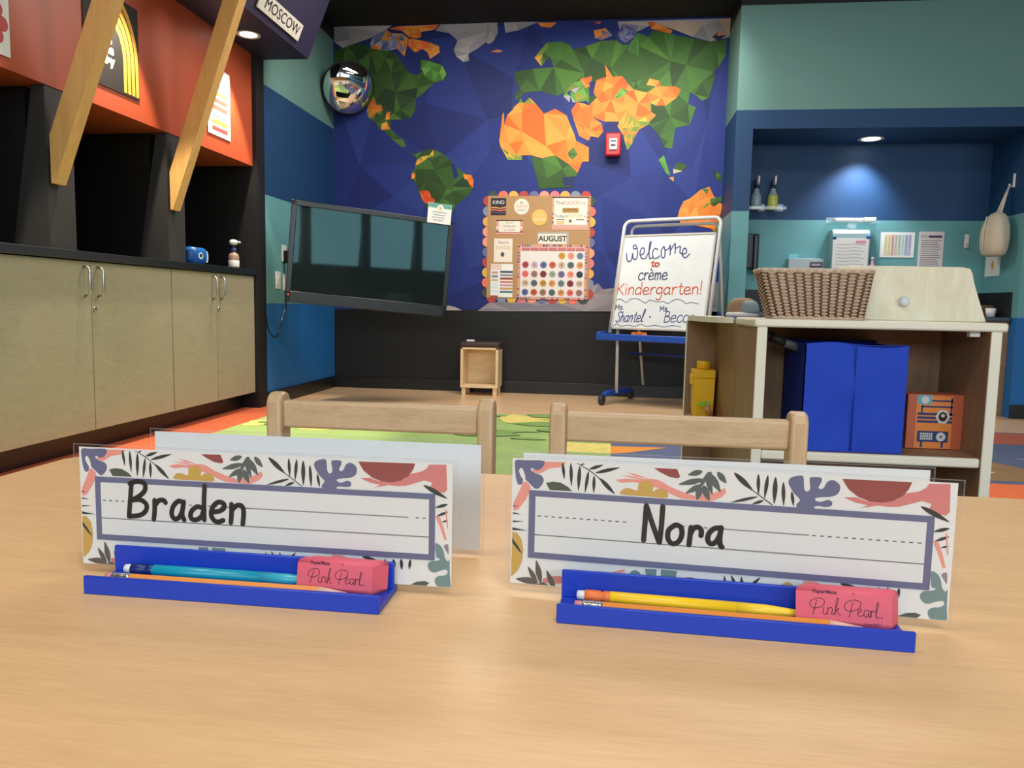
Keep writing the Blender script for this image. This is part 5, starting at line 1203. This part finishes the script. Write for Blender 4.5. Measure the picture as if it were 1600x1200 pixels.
plate(Lbl, Lbr, 'laminated name plate reading Braden on the left, leaf pattern border', [trL(s) for s in BRD], [(.0, .135), (.30, .47), (.90, 1)], (.463, .89), 30/4./575)
plate(Rbl, Rbr, 'laminated name plate reading Nora on the right, leaf pattern border', [tr(2, s) for s in NOR], [(.0, .275), (.395, .50), (.70, 1)], (.49, .695), 43/5./688)
# plates facing the other way (plain white backs)
def backplate(p_br, p_tl, p_tr, lab, rz=0.):
    q = at(*p_br, 2, TZ) if isinstance(p_br, tuple) else p_br
    Y0 = q.y; a, c = at(*p_tl, 1, Y0), at(*p_tr, 1, Y0); Wp = c.x-a.x; H_ = (a.z+c.z)/2-TZ
    t = thing('name_plate', lab, 'name plate', (a.x, Y0, TZ+.0005), rz, group='name plates turned away from the camera')
    b = MB().mat(M('plate_back', (222, 228, 234), .55, var=.01)); b.box(.0, Wp, 0, .0005, .004, H_); b.build('blank_card', t)
    m_ = .0036; b = MB().mat(LAMF); b.face([(-m_, -.001, 0), (Wp+m_, -.001, 0), (Wp+m_, -.001, H_+.003), (-m_, -.001, H_+.003)]); b.build('laminate_sleeve', t)
    b = MB().mat(MATS['laminate_edge']); e = .0008
    for q in ((-m_, 0, -m_+e, H_+.003), (Wp+m_-e, 0, Wp+m_, H_+.003), (-m_, H_+.003-e, Wp+m_, H_+.003)): b.face([(q[0], -.0011, q[1]), (q[2], -.0011, q[1]), (q[2], -.0011, q[3]), (q[0], -.0011, q[3])])
    b.build('sealed_edge', t)
backplate((748, 868), (242, 676), (752, 695), 'blank white back of a name plate standing behind the Braden plate')
backplate(at(1457, 868, 2, TZ), (818, 708), (1454, 736), 'blank white back of a name plate standing behind the Nora plate')

# ---- pencil trays
TRB = M('tray_blue', (22, 62, 190), .38, var=.03)
def tray(p, rz, L, lab):
    t = thing('pencil_tray', lab, 'pencil tray', p, rz, group='blue pencil trays')
    b = MB().mat(TRB); b.box(0.0002, L-.0002, .0028, .0450, 0.0001, .0050, .0004, 1); b.build('base', t)
    b = MB().mat(TRB); b.box(0, L, 0, .003, 0, .0128, .0006, 1); b.build('front_wall', t)
    b = MB().mat(TRB); b.box(0, L, .0345, .0375, .0049, .0238, .0006, 1); b.build('back_wall', t)
    return t
LT = V((-.3575, .4747, TZ)); RT = V((-.0290, .4820, TZ))
tray(LT, 0., .2118, 'blue pencil tray in front of the Braden plate, holding a teal pencil')
rtz = math.atan2(.4752-.4820, .2180); tray(RT, rtz, .2188, 'blue pencil tray in front of the Nora plate, holding a yellow pencil')
# ---- pencils (local: along +x from eraser to point)
ORW = M('pencil_orange', (226, 140, 58), .4); FER = M('ferrule', (206, 206, 206), .25, metal=.9); PNK = M('pencil_rubber', (214, 140, 150), .7)
def wood_pencil(p, rz, L, lab, ry=0.):
    t = thing('wooden_pencil', lab, 'pencil', p, rz, group='orange pencils lying in the trays')
    r = .0037
    def hexa(x0, x1, r0, r1, m, nm, par=t, n=6):
        b = MB().mat(m); a = [b.bm.verts.new((x0, r0*math.cos(PI/6+2*PI*k/n), r+r0*math.sin(PI/6+2*PI*k/n))) for k in range(n)]; c = [b.bm.verts.new((x1, r1*math.cos(PI/6+2*PI*k/n), r+r1*math.sin(PI/6+2*PI*k/n))) for k in range(n)]
        b._f(a[::-1]); b._f(c)
        for k in range(n): b._f([a[k], a[(k+1) % n], c[(k+1) % n], c[k]], n > 8)
        return b.build(nm, par)
    hexa(0, .006, r*.85, r*.9, PNK, 'eraser_end', n=14)
    b = MB().mat(FER); b.lathe([(r*.95, .005), (r*1.0, .0065), (r*.93, .008), (r*1.0, .0095), (r*1.0, .013), (r*.93, .0145), (r*1., .016), (r*.96, .0185)], (0, 0, r), 16, 'x'); b.build('ferrule', t)
    hexa(.018, L-.022, r, r, ORW, 'barrel')
    hexa(L-.022, L-.004, r, r*.3, M('cut_wood', (232, 190, 176), .6), 'cone', n=12); hexa(L-.004, L, r*.3, r*.05, M('lead_white', (222, 216, 220), .5), 'lead', n=12)
    return t
def mech(p, rz, L, lab, c, nm, fer, tipc, hidden_tip=.0):
    t = thing('mechanical_pencil', lab, 'pencil', p, rz, group='mechanical pencils lying in the trays')
    r = .0042; z = r
    b = MB().mat(WHITE); b.lathe([(.0015, 0), (r*.72, .0006), (r*.78, .006)], (0, 0, z), 16, 'x'); b.build('eraser_end', t)
    b = MB().mat(M(nm+'_collar', fer, .4)); b.lathe([(r*.8, .0055), (r*.95, .006), (r*.95, .016), (r*.8, .0165), (r*.8, .018), (r*.95, .0185), (r*.95, .0225), (r*.85, .023)], (0, 0, z), 16, 'x'); b.build('collar', t)
    b = MB().mat(M(nm, c, .3)); b.lathe([(r*.9, .0225), (r, .023), (r, L-.045)], (0, 0, z), 18, 'x'); b.build('barrel', t)
    b = MB().mat(M(nm+'_tip', tipc, .3)); b.lathe([(r*1.0, L-.045), (r*.95, L-.025), (r*.55, L-.006), (r*.15, L)], (0, 0, z), 18, 'x'); b.build('grip_tip', t)
    return t
TEALP = (20, 152, 182)
mech(LT+V((.012, .0290, .0051)), math.radians(-.3), .150, 'teal mechanical pencil with white eraser end in the left tray', TEALP, 'teal_barrel', (20, 40, 110), (60, 170, 196))
wood_pencil(LT+V((.010, .0112, .0051)), math.radians(-.1), .178, 'orange wooden pencil in the left tray, in front of the teal pencil')
Rr = Matrix.Rotation(rtz, 3, 'Z')
mech(RT+Rr @ V((.011, .0290, .0051)), rtz-math.radians(1.2), .150, 'yellow mechanical pencil with orange end in the right tray', (250, 202, 30), 'yellow_barrel', (236, 120, 60), (250, 206, 50))
wood_pencil(RT+Rr @ V((.011, .0112, .0051)), rtz, .182, 'orange wooden pencil in the right tray, in front of the yellow pencil')
# ---- erasers
ERM = M('eraser_pink', (226, 98, 118), .6, var=.03)
def eraser(p, rz, lab, Lx=.0555, H=.0245, tilt=-12, full=True):
    T = Matrix.Translation(p) @ Matrix.Rotation(rz, 4, 'Z') @ Matrix.Rotation(math.radians(tilt), 4, 'X')
    t = thing('pink_eraser', lab, 'eraser', M4=T, group='pink erasers standing in the trays')
    th = .0125
    b = MB().mat(ERM); s_ = .0035
    b.prism([(0, 0, 0), (Lx, 0, 0), (Lx+.0075, th, 0), (.0075, th, 0)], (0, 0, H), .0036, 4); b.build('block', t)
    fr = Fr((0, 0, 0), (1, 0, 0), (0, 0, 1), (0, -1, 0))
    b = MB().mat(M('eraser_ink', (92, 34, 60), .6)); w = .00012
    b.text(fr, 'PaperMate', Lx*.30, H*.86, H*.13, w, sx=1.05, bold=.0001); b.disc(fr, Lx*.60, H*.86, .0005, w)
    # script: "Pink Pearl."
    def sc(pts): return [(Lx*(.16+.0034*x), H*(.26+.0053*y)) for x, y in pts]
    for st in ([(18, 72), (12, 40), (6, 2)], [(14, 30), (-2, 42), (0, 66), (22, 82), (40, 74), (38, 50), (22, 36), (12, 36)], [(40, 40), (38, 12), (46, 8), (52, 20)], [(41, 58), (42, 60)], [(52, 40), (51, 8)], [(51, 28), (60, 42), (66, 34), (64, 10), (72, 14)], [(72, 14), (84, 80), (80, 84), (76, 50), (74, 6)], [(76, 26), (86, 40), (80, 26), (90, 6)]): b.stroke(fr, sc(st), .00042, w, 4)
    def sc2(pts): return sc([(x+112, y) for x, y in pts])
    for st in ([(18, 72), (12, 40), (6, 2)], [(14, 30), (-6, 36), (-8, 64), (18, 84), (42, 76), (40, 50), (22, 34), (12, 34)], [(34, 26), (46, 34), (42, 44), (34, 30), (38, 10), (52, 16)], [(70, 38), (58, 40), (54, 18), (62, 8), (70, 26)], [(71, 40), (69, 12), (76, 12)], [(78, 38), (76, 10)], [(77, 30), (84, 40), (90, 34)], [(92, 14), (102, 70), (98, 78), (94, 40), (96, 8), (104, 12)], [(112, 8), (113, 9)]): b.stroke(fr, sc2([(x*.92, y) for x, y in st]), .00042 if len(st) > 2 else .0008, w, 4)
    if full: b.text(fr, 'Latex FREE!', Lx*.80, H*.13, H*.085, w, sx=.95)
    b.build('printed_lettering', t)
    return t
eraser(LT+V((.1470, .0182, .0053)), math.radians(-1), 'pink eraser in the left tray at the end of the teal pencil', .054, .0235, -10, False)
eraser(RT+Rr @ V((.1525, .0182, .0053)), rtz, 'pink eraser in the right tray at the end of the yellow pencil', .0585, .0250, -12)

# ================================================================== BEHIND THE CAMERA (seen in the mirror and the television)
b = MB(); WB = wood('counter_standin_wood', (206, 150, 98), (180, 124, 78), (1, 1, 5), 3, .5)
wins = [(-2.4, -.9), (-.8, .7), (1.5, 2.72), (2.8, 4.02), (4.1, 5.3), (5.38, 6.5)]; zw0, zw1 = 1.35, 2.7
b.mat(TEAL); b.box(-2.9, 6.6, -3.3, -3.15, .95, zw0); b.box(-2.9, 6.6, -3.3, -3.15, zw1, ZC)
xs = [-2.9]+[v for w in wins for v in w]+[6.6]
for a, c in zip(xs[::2], xs[1::2]): b.box(a, c, -3.3, -3.15, zw0, zw1)
b.mat(WB); b.box(-2.9, 6.6, -3.3, -3.15, 0, .95)  # wood on the lower wall, put in to stand for the reflected brown counter
struct(b, 'wall_front')
FRM = M('window_frame_grey', (96, 104, 108), .4); GLS = film('window_glass', (220, 240, 240), .06, .0, .02)
for i, (a, c) in enumerate(wins):
    b = MB().mat(FRM)
    for q in ((a, a+.05, zw0, zw1), (c-.05, c, zw0, zw1), (a, c, zw0, zw0+.05), (a, c, zw1-.05, zw1)): b.box(q[0], q[1], -3.26, -3.19, q[2], q[3])
    w = struct(b, 'window_%d' % (i+1))
    b = MB().mat(GLS); b.face([(a+.05, -3.22, zw0+.05), (c-.05, -3.22, zw0+.05), (c-.05, -3.22, zw1-.05), (a+.05, -3.22, zw1-.05)]); b.build('pane', w)

# ================================================================== LIGHT
def lamp(kind, name, p, power, col, size=None, aim=None, **k):
    l = bpy.data.lights.new(name, kind); l.energy = power; l.color = col
    if kind == 'AREA': l.shape = 'RECTANGLE'; l.size, l.size_y = size
    if kind == 'SPOT': l.spot_size = math.radians(k['cone']); l.spot_blend = k.get('blend', .6); l.shadow_soft_size = size or .04
    if kind == 'POINT': l.shadow_soft_size = size or .1
    o = bpy.data.objects.new(name, l); COL.objects.link(o); o.location = p
    if aim is not None: o.rotation_euler = (V(aim)-V(p)).to_track_quat('-Z', 'Y').to_euler()
    return o
DAY = (.80, .93, 1.0)
for i, (a, c) in enumerate(wins):
    lamp('AREA', 'daylight', ((a+c)/2, -3.34, (zw0+zw1)/2), 56*(c-a)/1.6, DAY, (c-a, zw1-zw0), ((a+c)/2, 0, (zw0+zw1)/2-.5))
# unseen fill lamps at the ceiling, added to brighten table and room behind
lamp('AREA', 'ceiling_fill', (.6, -.6, 2.84), 30, (1., .90, .78), (1.2, .6), (.6, -.6, 0))
lamp('AREA', 'ceiling_fill', (-.9, .3, 2.84), 18, (1., .88, .74), (.6, .6), (-.9, .3, 0))
lamp('AREA', 'ceiling_fill', (-.6, 4.7, 2.84), 62, (1., .92, .82), (1.6, .5), (-.6, 4.6, 0))  # far fill, added to lift the floor by the map wall
lamp('AREA', 'ceiling_fill', (.8, 3.2, 2.84), 40, (1., .93, .84), (1.6, .6), (.8, 3.2, 0))
# spots on the mural
lamp('SPOT', 'track_spot', (.05, 4.2, 2.80), 80, (1., .95, .88), .05, (-.1, YW, 1.75), cone=62, blend=.9)
lamp('SPOT', 'track_spot', (.55, 4.9, 2.80), 40, (1., .95, .88), .05, (.45, YW, 1.9), cone=70, blend=.9)
# downlights
lamp('SPOT', 'header_spot', (pl.x, pl.y, 2.225), 130, (1., .82, .62), .03, (pl.x-.02, pl.y, 0), cone=60, blend=.3)
lamp('SPOT', 'header_spot', (pl.x, pl.y-1.02, 2.225), 130, (1., .82, .62), .03, (pl.x-.02, pl.y-1.02, 0), cone=60, blend=.3)
lamp('SPOT', 'header_spot', (pl.x, pl.y-2.04, 2.225), 130, (1., .82, .62), .03, (pl.x-.02, pl.y-2.04, 0), cone=60, blend=.3)
lamp('SPOT', 'alcove_spot', (pl2.x, pl2.y, ZO-.02), 52, (.95, .96, 1.), .04, (pl2.x-.08, YW-.06, 1.0), cone=100, blend=.8)
wd = bpy.data.worlds.new('daylight_sky'); SC.world = wd; wd.use_nodes = True
bgn = wd.node_tree.nodes['Background']; bgn.inputs[0].default_value = (.55, .72, .9, 1); bgn.inputs[1].default_value = .25

# ================================================================== CAMERA
cd_ = bpy.data.cameras.new('camera'); cam = bpy.data.objects.new('camera', cd_); COL.objects.link(cam)
cx_, cy_, cz_ = RC @ V((1, 0, 0)), RC @ V((0, -1, 0)), RC @ V((0, 0, -1))
M4 = Matrix((cx_, cy_, cz_)).transposed().to_4x4(); M4.translation = EYE
cam.matrix_world = M4; cd_.sensor_width = 36; cd_.lens = 27; cd_.clip_start = .02
SC.camera = cam
SC.view_settings.view_transform = 'Standard'; SC.view_settings.look = 'None'; SC.view_settings.exposure = 0.
SC.cycles.use_denoising = True
SC.cycles.max_bounces = 8; SC.cycles.transparent_max_bounces = 16
SC.cycles.sample_clamp_indirect = 6.
